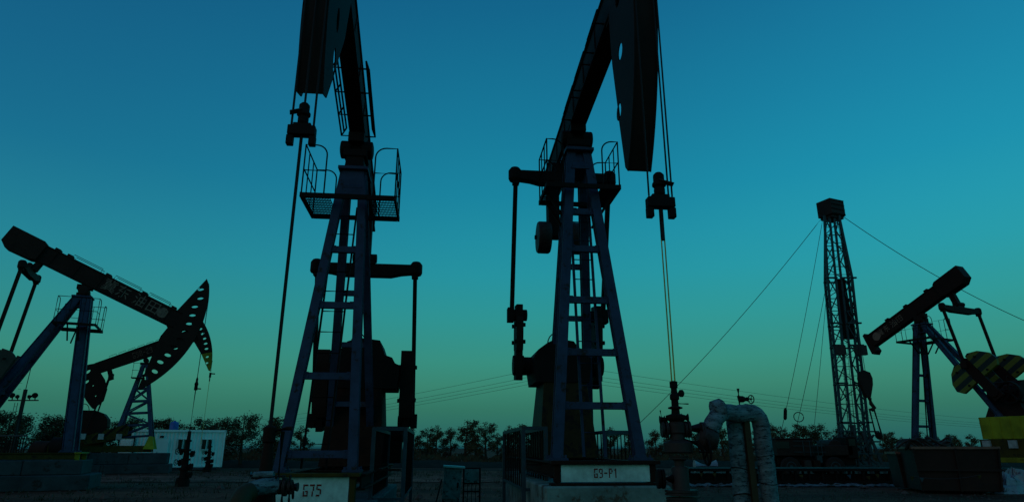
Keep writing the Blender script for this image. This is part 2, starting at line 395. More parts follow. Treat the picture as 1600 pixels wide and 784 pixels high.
    if cdp > .35: m.bar((0,0,lz+.05),(0,0,H-.1),.42,.5,(1,0,0),.34,.4)
    m.lathe([(.12,-.36),(.2,-.34),(.2,-.12),(.13,-.1),(.13,.1),(.2,.12),(.2,.34),(.12,.36)], (0,0,H), (0,1,0), 16)
    m.box((0,0,H+.2), (.6,.34,.22))
    m.build('saddle_bearing', BM, root, .01)
    # beam frame: a along beam, b up
    ct, st = cos(tau), sin(tau)
    def B(a, yy, b): return Vector((a*ct - b*st, yy, H + a*st + b*ct))
    upv = Vector((-st, 0, ct))
    bb, bt, bw = K.get('bb', .3), K.get('bt', 1.06), K.get('bw', .4)
    bx1, bx0 = K['front'], -K['tail']
    m = MB(); bc = (bb+bt)/2; hh = bt-bb
    m.bar(B(bx0,0,bc), B(bx1,0,bc), bw*.82, hh-.1, upv)
    for b_ in (bb+.025, bt-.025): m.bar(B(bx0,0,b_), B(bx1,0,b_), bw, .05, upv)
    for xx in [bx0+.7+i*1.05 for i in range(int((bx1-bx0-1)/1.05)+1)]: m.bar(B(xx-.02,0,bc), B(xx+.02,0,bc), bw*.94, hh-.1, upv)
    beam = m.build('walking_beam', BM, root, .008)
    if K.get('tailbox'):
        m = MB(); q = [(bx0-.3, bb+.12), (bx0-.3, bt+.1), (bx0+1.1, bt+.1), (bx0+1.25, bt), (bx0+1.25, bb), (bx0+1.0, bb-.08), (bx0, bb-.1)]
        wv = bw*.72
        m.prism([q], lambda a, b: B(a, -wv, b), lambda a, b: B(a, wv, b)); m.build('tail_weight', BM, beam, .01)
    for (h0, h1) in K['hoops']:
        m = MB(); oy = K.get('hoop_y', bw/2+.02); hz = K.get('hoop_z', (bt, bt+.16))
        for s in K.get('hoop_sides', (-1, 1)):
            if K.get('hoop_bars'):
                for dz in (0, .5, 1): zz_ = hz[0]+(hz[1]-hz[0])*dz; yy_ = oy + .08*(1-dz); m.tube([B(h0, s*yy_, zz_), B(h1, s*yy_, zz_)], K.get('hoop_r', .02), 6)
                nk = K.get('hoop_n', 3)
                for k in range(nk+1): xx = h0+(h1-h0)*k/nk; m.tube([B(xx, s*bw*.45, hz[0]), B(xx, s*(oy+.08), hz[0]), B(xx, s*oy, hz[1])], .02, 6)
            else:
                m.tube([B(h0, s*(oy-.02), hz[0]), B(h0, s*oy, hz[1]), B(h1, s*oy, hz[1]), B(h1, s*(oy-.02), hz[0])], .014, 6)
        m.build('grab_rail', K.get('hoop_mat', black), root)
    for s0 in K.get('knobs', ()):
        m = MB(); c0 = B(s0, 0, bt+.08); m.bar(B(s0-.1,0,bt+.05), B(s0+.12,0,bt+.05), bw*.9, .1, upv); m.build('bolt_block', BM, beam)
    if K.get('text'):
        for side in (-1, 1):
            if side == -1: M = Matrix(((ct,0,-0,0),(0,0,1,0),(0,1,0,0),(0,0,0,1)))
            X = Vector((ct,0,st)); Z = upv
            if side == -1: ax, ay, az_ = X, Z, Vector((0,-1,0))
            else: ax, ay, az_ = -X, Z, Vector((0,1,0))
            if side != K.get('text_side', -1): continue
            c0 = B(K['text_a'], side*(bw*.41+.008), bc)
            M = Matrix(((ax.x,ay.x,az_.x,c0.x),(ax.y,ay.y,az_.y,c0.y),(ax.z,ay.z,az_.z,c0.z),(0,0,0,1)))
            font_mesh(K['text'], 'lettering', letter, beam, M, K['text_h'])
            c1 = B(K['text_a']+K['emblem_da'], side*(bw*.41+.006), bc)
            em = MB(); em.lathe([(.24, 0), (.24, .006)], c1, (0, side, 0), 24); em.build('emblem', letter, beam)
    # horse head
    if K.get('head'):
        al, au, prof = K['head']; hwid = K['headw']
        outer = arcpts((0,0), R, al, au, 36) + prof
        holes = [oval(*h) for h in K['holes']]
        hm = K.get('head_mat', BM)
        m = MB(); loops = [outer]+holes
        for s in (-1, 1):
            y0, y1 = s*hwid/2, s*(hwid/2-.02)
            m.prism(loops, lambda a, b: B(a, y0, b), lambda a, b: B(a, y1, b))
        ap = arcpts((0,0), R-.05, al, au, 36); ar = arcpts((0,0), R-.02, al, au, 36); wy = hwid/2-.022
        k = len(m.v)
        for (a, b), (c, d) in zip(ap, ar): m.v += [B(a,-wy,b), B(a,wy,b), B(c,wy,d), B(c,-wy,d)]
        for i in range(36):
            for j in range(4): m.f.append((k+4*i+j, k+4*i+(j+1)%4, k+4*i+4+(j+1)%4, k+4*i+4+j))
        m.f += [(k+3,k+2,k+1,k), tuple(k+144+j for j in range(4))]
        # inner ribs tie the two side plates, seen through the holes
        for fr in K.get('ribs', (.2, .4, .6, .8)):
            t_ = al+(au-al)*fr; m.bar(B((R-.05)*cos(t_),0,(R-.05)*sin(t_)), B((R-.16)*cos(t_),0,(R-.16)*sin(t_)), hwid-.05, .03, (0,1,0) if False else None)
        m.bar(B(bx1-.25,0,bt+.03), B(bx1+.3,0,bt+.03), hwid-.05, .05, upv); m.bar(B(bx1-.25,0,bb-.03), B(bx1+.3,0,bb-.03), hwid-.05, .05, upv)
        hd = m.build('horsehead', hm, root)
        # bridle: follows the arc from the upper end down to the tangent point, then hangs straight
        zc = K['carrier']; cy = K.get('bridle_w', .13)
        m = MB()
        for yy in K.get('bridle_ys', (-cy, cy)):
            up_a = min(au+tau, radians(50)); pts = [(R*cos(t)+.012, yy, H+R*sin(t)) for t in [up_a*(1-i/10) for i in range(10)]] if up_a > 0 else []
            pts += [(R+.012, yy, H), (R+.012, yy, zc+.1)]; m.tube(pts, K.get('br', .016), 6)
        m.build('bridle_cable', cable, root)
        # carrier bar with clamps
        if K.get('carrier_big'):
            m = MB(); c = Vector((R+.012, 0, zc)); m.box(c, (.14, .37, .14)); m.box(c+Vector((0,0,.09)), (.11,.24,.05))
            for s in (-1, 1): m.box(c+Vector((0,s*.15,-.14)), (.1,.09,.14))
            m.lathe([(.06,.1),(.075,.13),(.075,.2),(.06,.23),(.095,.24),(.095,.28),(.075,.3),(.075,.4),(.04,.44)], c, n=12)
            cb = m.build('carrier_bar', black, root, .008)
            m = MB(); m.bar(c+Vector((.05,-.02,.3)), c+Vector((.08,.17*K.get('flap', 1),.24)), .12, .012, (0,0,1)); m.build('sensor_plate', grey_steel, cb)
        else:
            m = MB(); c = Vector((R+.012, 0, zc)); m.box(c, (.14,.34,.16)); m.lathe([(.07,.08),(.09,.2),(.05,.3),(.05,.42),(.02,.5)], c, n=10); m.box(c+Vector((.14,0,-.02)), (.16,.06,.05)); cb = m.build('carrier_bar', black, root)
        m = MB()
        if K.get('rod_split'):
            zs = K['rod_split']; m.tube([(R+.012,0,zc), (R+.012,0,zs)], .03, 8); m.build('polished_rod', cable, root)
            m = MB()
            for s in (-1, 1): m.tube([(R+.012,s*.022,zs), (R+.012,s*.02,K['rod_end'])], .009, 6)
            m.build('rod_liner', cable_y, root)
        else:
            m.tube([(R+.012,0,zc), (R+.012,0,K['rod_end'])], K.get('rodr', .03), 8); m.build('polished_rod', cable, root)
    else:   # bare end plate where the head has been taken off
        m = MB(); q = [(bx1-.15, bb-.28), (bx1+.1, bb-.42), (bx1+.22, bb-.3), (bx1+.12, bt+.12), (bx1-.05, bt+.16)]
        m.prism([q], lambda a, b: B(a, -bw*.55, b), lambda a, b: B(a, bw*.55, b)); m.build('head_bracket', BM, beam, .01)
    # equalizer
    te, ez, ew = K['te'], K['ez'], K['ew']; td = K.get('tdy', 0)
    ea = -te
    m = MB()
    prof = [(-ew,-.1),(-ew+.35,-.14),(-.75*ew+.3,-.2),(.75*ew-.3,-.2),(ew-.35,-.14),(ew,-.1),(ew,.12),(-ew,.12)]
    m.prism([prof], lambda a, b: (ea-.13, a+td*.5, ez+b), lambda a, b: (ea+.13, a+td*.5, ez+b))
    for s in (-1, 1): m.lathe([(.13,-.16),(.16,-.1),(.16,.12),(.1,.2)], (ea, s*(ew+.02)+td*.5, ez+.02), (0,0,1), 12)
    m.build('equalizer', BM, root, .01)
    zt = (B(-te,0,bb)).z
    m = MB(); xt = B(-te,0,bb).x
    if abs(zt-ez) > .2:
        lo = ez+.1
        q = [(-.3, lo), (.3, lo), (.14, min(lo+.3, zt)), (.14, zt+.05), (-.14, zt+.05), (-.14, min(lo+.3, zt))]
        m.prism([q], lambda a, b: (ea+(xt-ea)*(b-ez)/(zt-ez)-.14, a, b), lambda a, b: (ea+(xt-ea)*(b-ez)/(zt-ez)+.14, a, b))
        m.lathe([(.12,-.3),(.12,.3)], (ea+.0, 0, ez+.28), (0,1,0), 12)
    else: m.box((ea,0,(ez+zt)/2+.15), (.3,.4,.3))
    m.build('tail_bearing', BM, root, .01)
    # cranks, weights and pitmans
    cx, cz, cr, ca = -K['tc'], K['cz'], K['throw'], K['crank_a']
    cy = K['cy']; dv_ = Vector((cos(ca), 0, sin(ca))); pv = Vector((-sin(ca), 0, cos(ca)))
    for s in (-1, 1):
        yc = s*cy+td; C0 = Vector((cx, yc, cz))
        m = MB(); m.bar(C0-dv_*.35, C0+dv_*(cr+.25), .16, .5, pv, .16, .42); m.lathe([(.24,-.13),(.24,.13)], C0, (0,1,0), 20); m.lathe([(.14,-.2),(.14,.2)], C0+dv_*cr, (0,1,0), 14)
        cr_o = m.build('crank', K.get('crank_mat', BM), root, .01)
        for w in K['weights']:      # (side, u0, u1, out)
            sd2, u0, u1, out = w
            pts = [(u0, sd2*.25), (u1, sd2*.25)] + [(u1-(u1-u0)*.06*i, sd2*(.25+out*sin(min(1, .35+i*.22)*pi/2))) for i in range(4)] + [(u0+(u1-u0)*.1*i, sd2*(.25+out*(.55+.17*i))) for i in (2, 1, 0)]
            if K.get('flare'): pts = [(a, sd2*b) for a, b in ((.75,.25),(1.95,.25),(2.0,.42),(1.78,.85),(1.4,1.16),(1.02,1.25),(.74,1.05))]
            org = C0+Vector((0, s*.0, 0))
            mm = MB(); th = K.get('wth', .17)
            mm.prism([pts], lambda a, b: (a, b, -th), lambda a, b: (a, b, th))
            o = mm.build('counterweight', K['weight_mat'], cr_o, .015)
            o.matrix_local = Matrix(((dv_.x, pv.x, 0, org.x), (0, 0, 1, org.y), (dv_.z, pv.z, 0, org.z), (0,0,0,1)))
            for uu in (u0+(u1-u0)*.25, u0+(u1-u0)*.75): k2 = MB(); k2.lathe([(.05,-th-.05),(.05,th+.05)], org+dv_*uu+pv*sd2*(.25+out*.45), (0,1,0), 8); k2.build('weight_bolt', black, cr_o)
        top = Vector((ea, s*ew+td*.5, ez)); pin = C0+dv_*cr+Vector((0, s*.17, 0))
        m = MB(); m.bar(top, pin, .1, .13, (1,0,0)); m.box(pin+Vector((0,s*.03,0)), (.26,.16,.34)); m.box(top+Vector((0,0,-.14)), (.2,.16,.16))
        m.build('pitman_arm', K.get('pit_mat', BM), root, .008)
    # gearbox on its pedestal
    gw = K['gw']; gh = K['gh']
    m = MB(); q = [(-gw,-.45),(gw,-.45),(gw+.05,-.1),(gw+.05,.12),(gw-.04,.16),(gw-.12,.3),(gw*.62,.36),(gw*.45,gh),(-gw*.2,gh+.06),(-gw*.55,gh-.04),(-gw*.9,.3),(-gw-.05,.12),(-gw-.05,-.1)]
    m.prism([q], lambda a, b: (cx-.75, a+td, cz+b), lambda a, b: (cx+.65, a+td, cz+b))
    m.lathe([(.2,-cy+.14),(.2,-gw),(.2,gw),(.2,cy-.14)], (cx,td,cz), (0,1,0), 18)
    m.lathe([(.13,-gw-.25),(.13,gw+.2)], (cx-.5,0,cz-.05), (0,1,0), 14)
    m.tube([(cx, -.12+.18*cos(t), cz+gh+.28*sin(t)) for t in [pi*i/8 for i in range(9)]], .018, 6)
    gb = m.build('gearbox', K.get('gear_mat', BM), root, .012)
    m = MB(); px_ = cx-.5; py_ = (gw+.32)*K.get('pul_s', 1)
    m.lathe([(.42,-.1),(.45,-.1),(.45,.1),(.42,.1)], (px_,py_,cz-.05), (0,1,0), 28) if False else None
    rr_ = K.get('pulr', .45)
    k = len(m.v); nn = 28
    for i in range(nn):
        a_ = 2*pi*i/nn
        for r_, y_ in ((rr_,-.1),(rr_,.1),(rr_-.07,.1),(rr_-.07,-.1)): m.v.append(Vector((px_+r_*cos(a_), py_+y_, cz-.05+r_*sin(a_))))
    for i in range(nn):
        for j in range(4): m.f.append((k+4*i+j, k+4*i+(j+1)%4, k+4*((i+1)%nn)+(j+1)%4, k+4*((i+1)%nn)+j))
    for i in range(5): a_ = 2*pi*i/5+.3; m.bar((px_,py_,cz-.05), (px_+(rr_-.03)*cos(a_),py_,cz-.05+(rr_-.03)*sin(a_)), .06, .07, (0,1,0))
    m.build('drive_pulley', black, root)
    m = MB(); pb = K['ped']     # half widths bottom/top, z
    m.add([(cx+dx*(.9 if z == 0 else .62), yy*(pb[0] if z == 0 else pb[1]), zr if z == 0 else cz-.45) for z in (0,1) for dx, yy in ((-1,-1),(1,-1),(1,1),(-1,1))],
          [(3,2,1,0),(4,5,6,7),(0,1,5,4),(1,2,6,5),(2,3,7,6),(3,0,4,7)])
    m.build('gearbox_pedestal', K.get('ped_mat', K['base_mat']), root, .01)
    m = MB(); mx_ = cx-1.9; my_ = py_*.6; m.lathe([(.1,-.42),(.24,-.38),(.24,.34),(.14,.4)], (mx_, my_, zr+.75), (0,1,0), 16); m.box((mx_, my_, zr+.3), (.6,.7,.56)); m.build('motor', K.get('motor_mat', black), root, .01)
    return root, B
def holes_arc(R, al, au, n, off, rx, ry): return [((R-off)*cos(t), (R-off)*sin(t), rx, ry, t) for t in [al+(au-al)*(i+.5)/n for i in range(n)]]

def std(**k):
    d = dict(R=5.05, fx=1.0, rx=-3.3, hoops=(), px0=-.55, px1=.6, fbars=(), rbars=(), base_mat=rust, end_mat=rust)
    d.update(k); return d
# --- the pump at the left, seen from its side
KA = std(H=8.3, zb=1.45, tilt=radians(-24), beam_mat=mat('brown_beam_paint', (.018,.012,.01), .7, (.01,.008,.007), .3, 1.3, spec=.15), leg_mat=blue, fw=.65, rw=.8, fhw=.95, plat=6.75, phw=1.05, px0=-.75, px1=.85, pin=.5, rh=1.1,
         ld=.36, lw=.24, fx=.65, rail_x0=1.0, fbars=(2.2, 3.4, 4.6, 5.8), rbars=(2.4, 3.8, 5.2), front=3.95, tail=3.55, tailbox=True, bb=.28, bt=1.06, bw=.42,
         hoops=((-1.2,.1),(.7,1.9),(2.3,3.3)), knobs=(-1.9,-1.35,.4,2.1,3.5), text='冀东 油田', text_a=1.75, text_h=.62, emblem_da=1.48,
         head=(radians(-32), radians(34), [(4.0,2.98),(3.72,1.15),(3.78,.2),(3.74,-.3),(4.2,-2.68)]), headw=.34,
         holes=[((R_-o_)*cos(t), (R_-o_)*sin(t), .15, .085, t+.25) for (R_, o_, t) in [(5.05, .52 if .1 < i_/11 < .9 else .34, radians(-27+58*i_/11)) for i_ in range(12)]],
         carrier=4.25, rod_end=1.9, rodr=.025, bridle_ys=(-.06,.06), wth=.12, te=2.15, ez=8.95, ew=1.3, tc=3.0, cz=3.75, throw=1.5, crank_a=radians(72), cy=1.15,
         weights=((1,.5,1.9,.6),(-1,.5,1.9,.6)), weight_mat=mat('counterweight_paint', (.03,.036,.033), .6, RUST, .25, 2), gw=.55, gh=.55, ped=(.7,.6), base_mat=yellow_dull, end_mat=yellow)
HA = math.atan2(.41, .91)
pumpA, BA = pump('large pumpjack at far left seen side-on, its beam sloping down to a holed head', -19.2, 28.0, HA, KA)
# --- G75
hC = math.atan2(-.994, .11)
KC = std(H=7.95, zb=1.2, tilt=radians(20), beam_mat=black, leg_mat=blue, fw=.64, rw=.52, fdy=-.13, rdy=-.1, bdy=-.1, bracket=False, tdy=.13, capd=.6, cap_plate=True, lady=-.1, lhw=.22, hoop_n=3, fhw=.8, plat=6.62, phw=.98, px0=-.62, px1=.72, pin=.5, rh=1.08, tw=.19,
         ld=.18, lw=.17, fbars=(5.5,4.3,2.9,1.5), rbars=(5.0,3.9,2.6), front=3.9, tail=3.2, bb=.24, bt=.94, bw=.34, hoops=((.1,1.95),), hoop_bars=True, hoop_y=.29, hoop_z=(.35,.6), knobs=(2.6,3.3),
         head=(radians(-36.5), radians(32), [(4.0,2.6),(3.6,1.2),(3.55,-.2),(3.5,-.9),(3.85,-2.85)]), headw=.38, head_mat=head_black,
         holes=[(4.3*cos(t), 4.3*sin(t), .1, .24, t) for t in [radians(-27+10*i) for i in range(6)]],
         carrier=5.78, carrier_big=True, rod_end=1.75, rodr=.022, bridle_ys=(-.15,0,.15), br=.016, te=2.7, ez=5.95, ew=1.22, tc=3.5, cz=3.45, throw=1.2, crank_a=radians(-96), cy=1.05,
         weights=((1,-.55,1.1,.12),(-1,-.55,1.1,.12)), weight_mat=head_black, gw=.8, gh=.72, ped=(.72,.6), sign='G75', sign_h=.19, sign_dx=.02, end_mat=yellow_dull, ph=.55, flap=-1)
pumpC, BC = pump('left one of the two towering central pumpjacks, number G75 on its base', -3.46, 13.0, hC, KC)
# --- G9-P1
hD = math.atan2(-.993, .106)
KD = std(H=8.2, zb=1.4, tilt=radians(4), beam_mat=black, leg_mat=blue, fw=.76, rw=.5, rdy=.3, capd=.4, hoop_n=1, fhw=.95, plat=6.9, phw=.8, px0=-.5, px1=.62, pin=.42, rh=1.0, tw=.17,
         ld=.2, lw=.19, fbars=(6.35,5.5,4.4,3.35,2.35), rbars=(5.6,4.5,3.4,2.45), front=3.7, tail=3.3, bb=.24, bt=.94, bw=.36, hoops=((.3,1.15),(1.4,2.25),(2.6,3.4)), hoop_bars=True, hoop_sides=(-1,), hoop_r=.03, hoop_y=.27, hoop_z=(.32,.62), lrail=.05,
         head=(radians(-36), radians(36), [(4.15,2.9),(3.8,1.2),(3.72,-.1),(3.72,-.8),(3.98,-2.85)]), headw=.36, head_mat=head_black,
         holes=[(4.28*cos(t), 4.28*sin(t), .13, .14, t) for t in [radians(-25+13*i) for i in range(5)]],
         carrier=4.72, carrier_big=True, rod_split=4.2, rod_end=2.3, bridle_ys=(-.15,.12,.17), br=.013, te=1.55, ez=7.95, ew=1.16, tc=2.6, cz=3.5, throw=1.2, crank_a=radians(84), cy=.96, tdy=-.06, wth=.08,
         weights=((1,.35,1.15,.1),(-1,.35,1.15,.1)), weight_mat=head_black, gw=.62, gh=.5, ped=(.66,.5), ped_mat=mat('dark_yellow_paint', (.02,.02,.004), .65, (.006,.005,.004), .5, 2, spec=.15), sign='G9-P1', sign_h=.15, sign_dx=.0, end_mat=rust, ph=.4)  # pedestal yellow set darker than the other yellows
pumpD, BD = pump('right one of the two towering central pumpjacks, number G9-P1 on its base', 1.44, 13.0, hD, KD)
# barbell balance weights under the tail of G9-P1
m = MB(); c = BD(-3.2, 0, .2); lowz = 6.95
m.bar(c, (c.x+.0, 0, lowz), .3, .4, (1,0,0)); m.build('hanger_arm', black, pumpD)
m = MB(); m.lathe([(.06,-.5),(.06,.84)], (c.x,0,lowz), (0,1,0), 12); bar_ = m.build('balance_axle', black, pumpD)
for s in (-1, 1):
    m = MB(); m.lathe([(.1,-.2),(.4,-.17),(.43,-.13),(.43,.13),(.4,.17),(.1,.2)], (c.x, .16+s*.42, lowz), (0,1,0), 28); m.build('balance_disc', grey_steel, bar_, 0, True)
# --- pump at the right, head removed
hE = math.atan2(.907, -.42)
KE = std(H=8.2, zb=2.05, zbr=3.0, rail_x0=-2.4, tilt=radians(-25), beam_mat=maroon, leg_mat=blue, fw=.75, rw=.7, fhw=.95, plat=7.1, phw=1.05, px0=-.9, px1=.9, pin=.5, rh=1.1,
         ld=.24, lw=.22, fbars=(2.7,4.0,5.3,6.5), rbars=(3.6,5.0), front=3.12, tail=2.95, tailbox=True, bb=.25, bt=1.0, bw=.42, knobs=(-1.2,.2,1.5), text='冀东 油田', text_a=1.55, text_h=.42, text_side=1, emblem_da=1.0,
         carrier=5, te=2.1, ez=8.35, ew=1.45, tc=3.5, cz=4.1, throw=1.65, crank_a=radians(55), cy=1.2,
         weights=((1,.45,2.05,.72),(-1,.45,2.05,.72)), flare=True, wth=.1, weight_mat=stripes, gw=.6, gh=.5, ped=(.7,.6), base_mat=yellow, end_mat=yellow, pul_s=1, pulr=.5, gear_mat=maroon, crank_mat=maroon, ped_mat=maroon)
pumpE, BE = pump('pumpjack at far right without its horsehead, yellow and black striped crank weights', 22.0, 34.0, hE, KE)

# ------------------------------------------------------------------ pump B: double-headed unit behind the left pump
def pump_double():
    x0, y0 = at(228, 566, 46).x, 46.0
    root = empty('oil_pumpjack', (x0, y0, 0), radians(23), 'smaller double-headed pumpjack with number G98-29 and a yellow head tip, in front of the container', 'pumpjack', PUMP_GROUP)
    root.scale = (.9, .9, 1)
    H, zb, tau = 7.6, 1.55, radians(23)
    ct, st = cos(tau), sin(tau)
    def B(a, yy, b): return Vector((a*ct-b*st, yy, H+a*st+b*ct))
    up = Vector((-st,0,ct))
    m = MB(); m.bar(B(-3.3,0,.6), B(3.9,0,.6), .34, .75, up, .34, .95); m.bar(B(-3.3,0,.98), B(3.9,0,1.08), .42, .05, up); bo = m.build('walking_beam', maroon, root, .01)
    X = Vector((ct,0,st)); c0 = B(-.1,-.18,.6)
    lettering('G98-29', lambda a, b, d: (c0+X*a+up*b+Vector((0,-d-.01,0))), .42).build('lettering', letter2, bo)
    m = MB()
    for k in range(8): a = -2.3+k*.65; m.tube([B(a,-.15,1.0),B(a,-.15,1.14),B(a+.5,-.15,1.16),B(a+.5,-.15,1.02)], .015, 5)
    m.build('grab_rail', black, root)
    al, au = radians(-30), radians(24); R = 4.75
    # maroon part of the front head and its yellow tip
    tipa = al+radians(17)
    def headprof(a0, a1, inner): return arcpts((0,0), R, a0, a1, 24)+inner
    inn_t = (3.82,-.95)
    hol = [oval((R-.42)*cos(t), (R-.42)*sin(t), .14, .09, t) for t in [radians(-9+5.2*i) for i in range(7)]]
    m = MB()
    for s in (-1,1): m.prism([headprof(tipa, au, [(3.8,1.75),(3.6,1.1),(3.55,.1),inn_t])]+hol, lambda a,b: B(a,s*.17,b), lambda a,b: B(a,s*.15,b))
    h = m.build('horsehead', maroon, root)
    m = MB()
    for s in (-1,1): m.prism([headprof(al, tipa, [inn_t,(4.0,-2.25)])]+[oval((R-.38)*cos(radians(-17)), (R-.38)*sin(radians(-17)), .12,.08,0)]+[oval((R-.38)*cos(radians(-23)), (R-.38)*sin(radians(-23)), .12,.08,0)], lambda a,b: B(a,s*.17,b), lambda a,b: B(a,s*.15,b))
    m.build('head_tip', yellow, h)
    m = MB(); a1 = arcpts((0,0), R-.03, al, au, 24); k = len(m.v)
    for a, b in a1: m.v += [B(a,-.145,b), B(a,.145,b)]
    m.f += [(k+2*i,k+2*i+1,k+2*i+3,k+2*i+2) for i in range(24)]; m.build('head_face', maroon, h)
    # rear head
    Rr = 4.55; b0, b1 = radians(167), radians(206)
    rear = arcpts((0,0), Rr, b0, b1, 24)+[(-3.35,-1.7),(-2.95,-1.0),(-2.95,-.3),(-3.1,.22),(-3.1,.95),(-3.7,1.05)]
    hr = [oval(-3.85,.6,.2,.12,.3), oval(-4.1,-.05,.2,.11,.2), oval(-3.75,-.45,.07,.06,0), oval(-3.75,-1.2,.07,.06,0)]
    m = MB()
    for s in (-1,1): m.prism([rear]+hr, lambda a,b: B(a,s*.2,b), lambda a,b: B(a,s*.18,b))
    m.build('rear_head', maroon, root)
    # rod
    m = MB()
    for s in (-1,1): m.tube([(R+.01,s*.05,H+.2),(R+.01,s*.05,7.0)], .02, 5)
    m.build('bridle_cable', cable, root)
    m = MB(); m.box((R,0,6.75),(.16,.2,.35)); m.box((R+.2,0,6.85),(.3,.08,.08)); m.box((R,0,6.45),(.08,.1,.3)); m.build('carrier_bar', black, root)
    m = MB(); m.tube([(R,0,6.5),(R,0,1.9)], .022, 5); m.build('polished_rod', cable_y, root)
    # lattice tower
    ty = .22; fy = .8
    fxx, rxx = 1.25, -1.15
    def L(t, s, fr): return Vector(((fxx if fr else rxx)*t + (.12 if fr else -.12)*(1-t), s*(ty+(fy-ty)*t), 7.3+(zb+.75-7.3)*t if fr else 7.3+(zb+.6-7.3)*t))
    for s in (-1,1):
        for fr in (True, False):
            m = MB(); m.bar(L(0,s,fr), L(1,s,fr), .22, .24, (1,0,0)); m.build('front_leg' if fr else 'rear_leg', blue, root)
    m = MB()
    for s in (-1,1):
        lv = [.15,.33,.5,.66,.82,.97]
        for i, t in enumerate(lv):
            m.bar(L(t,s,True), L(t,s,False), .1, .12)
            if i < len(lv)-1:
                if i in (0, 3): m.bar(L(lv[i+1],s,True), L(t,s,False), .08, .1)
                elif i == 1: m.bar(L(lv[i+1],s,True), L(t,s,False), .08, .1); m.bar(L(t,s,True), L(lv[i+1],s,False), .08, .1)
                else: m.bar(L(t,s,True), L(lv[i+1],s,False), .08, .1)
    for t in (.3,.6,.9): m.bar(L(t,-1,True),L(t,1,True),.1,.1)
    m.build('tower_bracing', blue, root)
    m = MB(); m.box((0,0,7.35),(.7,.7,.12)); m.lathe([(.18,-.35),(.18,.35)],(0,0,7.58),(0,1,0),12); m.build('saddle_bearing', black, root)
    for s in (-1,1):
        m = MB(); m.add([(fxx+dx, s*fy+dy, zb+z) for z, w in ((0,.38),(.85,.12)) for dx, dy in ((-w,-w),(w,-w),(w,w),(-w,w))], [(3,2,1,0),(4,5,6,7),(0,1,5,4),(1,2,6,5),(2,3,7,6),(3,0,4,7)]); m.build('tower_foot', yellow_bright, root)
    m = MB(); m.box((-.3,-.55,6.3),(.9,.7,.06))
    for dx in (-.7,-.25,.15): m.tube([(-.1+dx+.1,-.88,6.3),(-.1+dx+.1,-.88,7.3)],.02,5)
    for z in (6.8,7.3): m.tube([(-.75,-.88,z),(.12,-.88,z)],.02,5)
    m.build('platform', black, root)
    # gearbox, cranks, base
    m = MB(); q = [(-1.1,-.6),(1.1,-.6),(1.3,-.1),(1.25,.4),(.9,.75),(.3,.95),(-.5,.95),(-1.1,.75),(-1.35,.3)]
    m.prism([q], lambda a,b: (-3.0+a*.95,-.7,3.4+b-.3), lambda a,b: (-3.0+a*.95,.7,3.4+b-.3)); m.tube([(-3.6+.38*cos(t),0,3.95+.55*sin(t)) for t in [pi*i/10 for i in range(11)]],.03,5); m.build('gearbox', maroon, root,.02)
    m = MB(); m.box((-2.65,0,2.4),(1.7,1.1,1.7)); m.build('gearbox_pedestal', yellow_dull, root)
    for s in (-1,1):
        m = MB(); m.bar(B(-2.55,s*.1,-.2), (-3.0,s*1.05,2.9), .07,.09); m.build('connecting_cable', black, root)
        m = MB(); q = [(-1.2,-.3),(1.5,.55),(1.75,.4),(1.7,-.15),(.2,-.6),(-.9,-.75)]; m.prism([q], lambda a,b: (-2.0+a,s*1.0,2.6+b), lambda a,b: (-2.0+a,s*1.25,2.6+b)); cr = m.build('crank', yellow_dull, root)
        m = MB()
        for k in range(3): m.bar((-2.5+.75*k,s*1.265,2.15+.22*k),(-1.9+.75*k,s*1.265,2.75+.2*k),.012,.13)
        m.build('stripe', black, cr)
    m = MB(); m.bar(B(-2.5,0,-.25)+Vector((0,-.3,0)), B(-2.5,0,-.25)+Vector((0,.3,0)),.3,.35); m.bar(B(-2.5,0,.3),B(-2.52,0,-.5),.28,.3); m.build('tail_bearing', maroon, root)
    m = MB(); m.box((-1.9,0,zb+.02),(6.6,1.9,.42)); m.box((-4.3,-.3,zb+.5),(1.2,.9,.6)); m.build('base_frame', yellow_dull, root,.01)
    for x in (-3.1,-1.95,-.8):
        m = MB(); m.box((x,-1.32,2.35),(.36,.1,.36)); m.build('junction_box', white_cloth, root)
    return root
pumpB = pump_double()

# ------------------------------------------------------------------ concrete foundations
def local(root, p): return root.location + Matrix.Rotation(root.rotation_euler.z, 3, 'Z') @ Vector(p)
def block(name, mtl, root, boxes, label, cat, group=None, seams=0):
    m = MB()
    for c, d in boxes: m.box(c, d)
    o = m.build(name, mtl, None, .03); o.location = root.location; o.rotation_euler = root.rotation_euler
    return tag(o, label, cat, group)
FG = 'concrete foundations under the pumpjacks'
block('concrete_foundation', concrete, pumpC, [((-2.2,-.05,.325),(7.7,1.9,.65))], 'concrete block carrying the pumpjack with number G75', 'foundation', FG)
concrete_p = mat('pale_concrete', (.15, .22, .19), .9, (.05,.07,.06), .4, 1.6, var=.4, bump=.6)
block('concrete_foundation', concrete_p, pumpD, [((-2.2,0,.5),(7.7,2.15,1.0))], 'stained concrete block under the G9-P1 plate', 'foundation', FG)
seg = [((1.35-2.02*k-1.0, 0, .865), (2.0, 2.6, .55)) for k in range(6)] + [((1.75-3.02*k-1.5, -.1, .295), (3.0, 3.3, .58)) for k in range(5)]
block('concrete_foundation', concrete_d, pumpA, seg, 'stepped concrete slabs under the large side-on pumpjack at far left', 'foundation', FG)
segB = [((2.35-2.32*k-1.15, 0, .95), (2.3, 2.3, .7)) for k in range(5)]+[((2.6-4.02*k-2, -.2, .295), (4.0, 3.0, .58)) for k in range(3)]
block('concrete_foundation', concrete_d, pumpB, segB, 'concrete slabs under the double-headed pumpjack near the white container', 'foundation', FG)
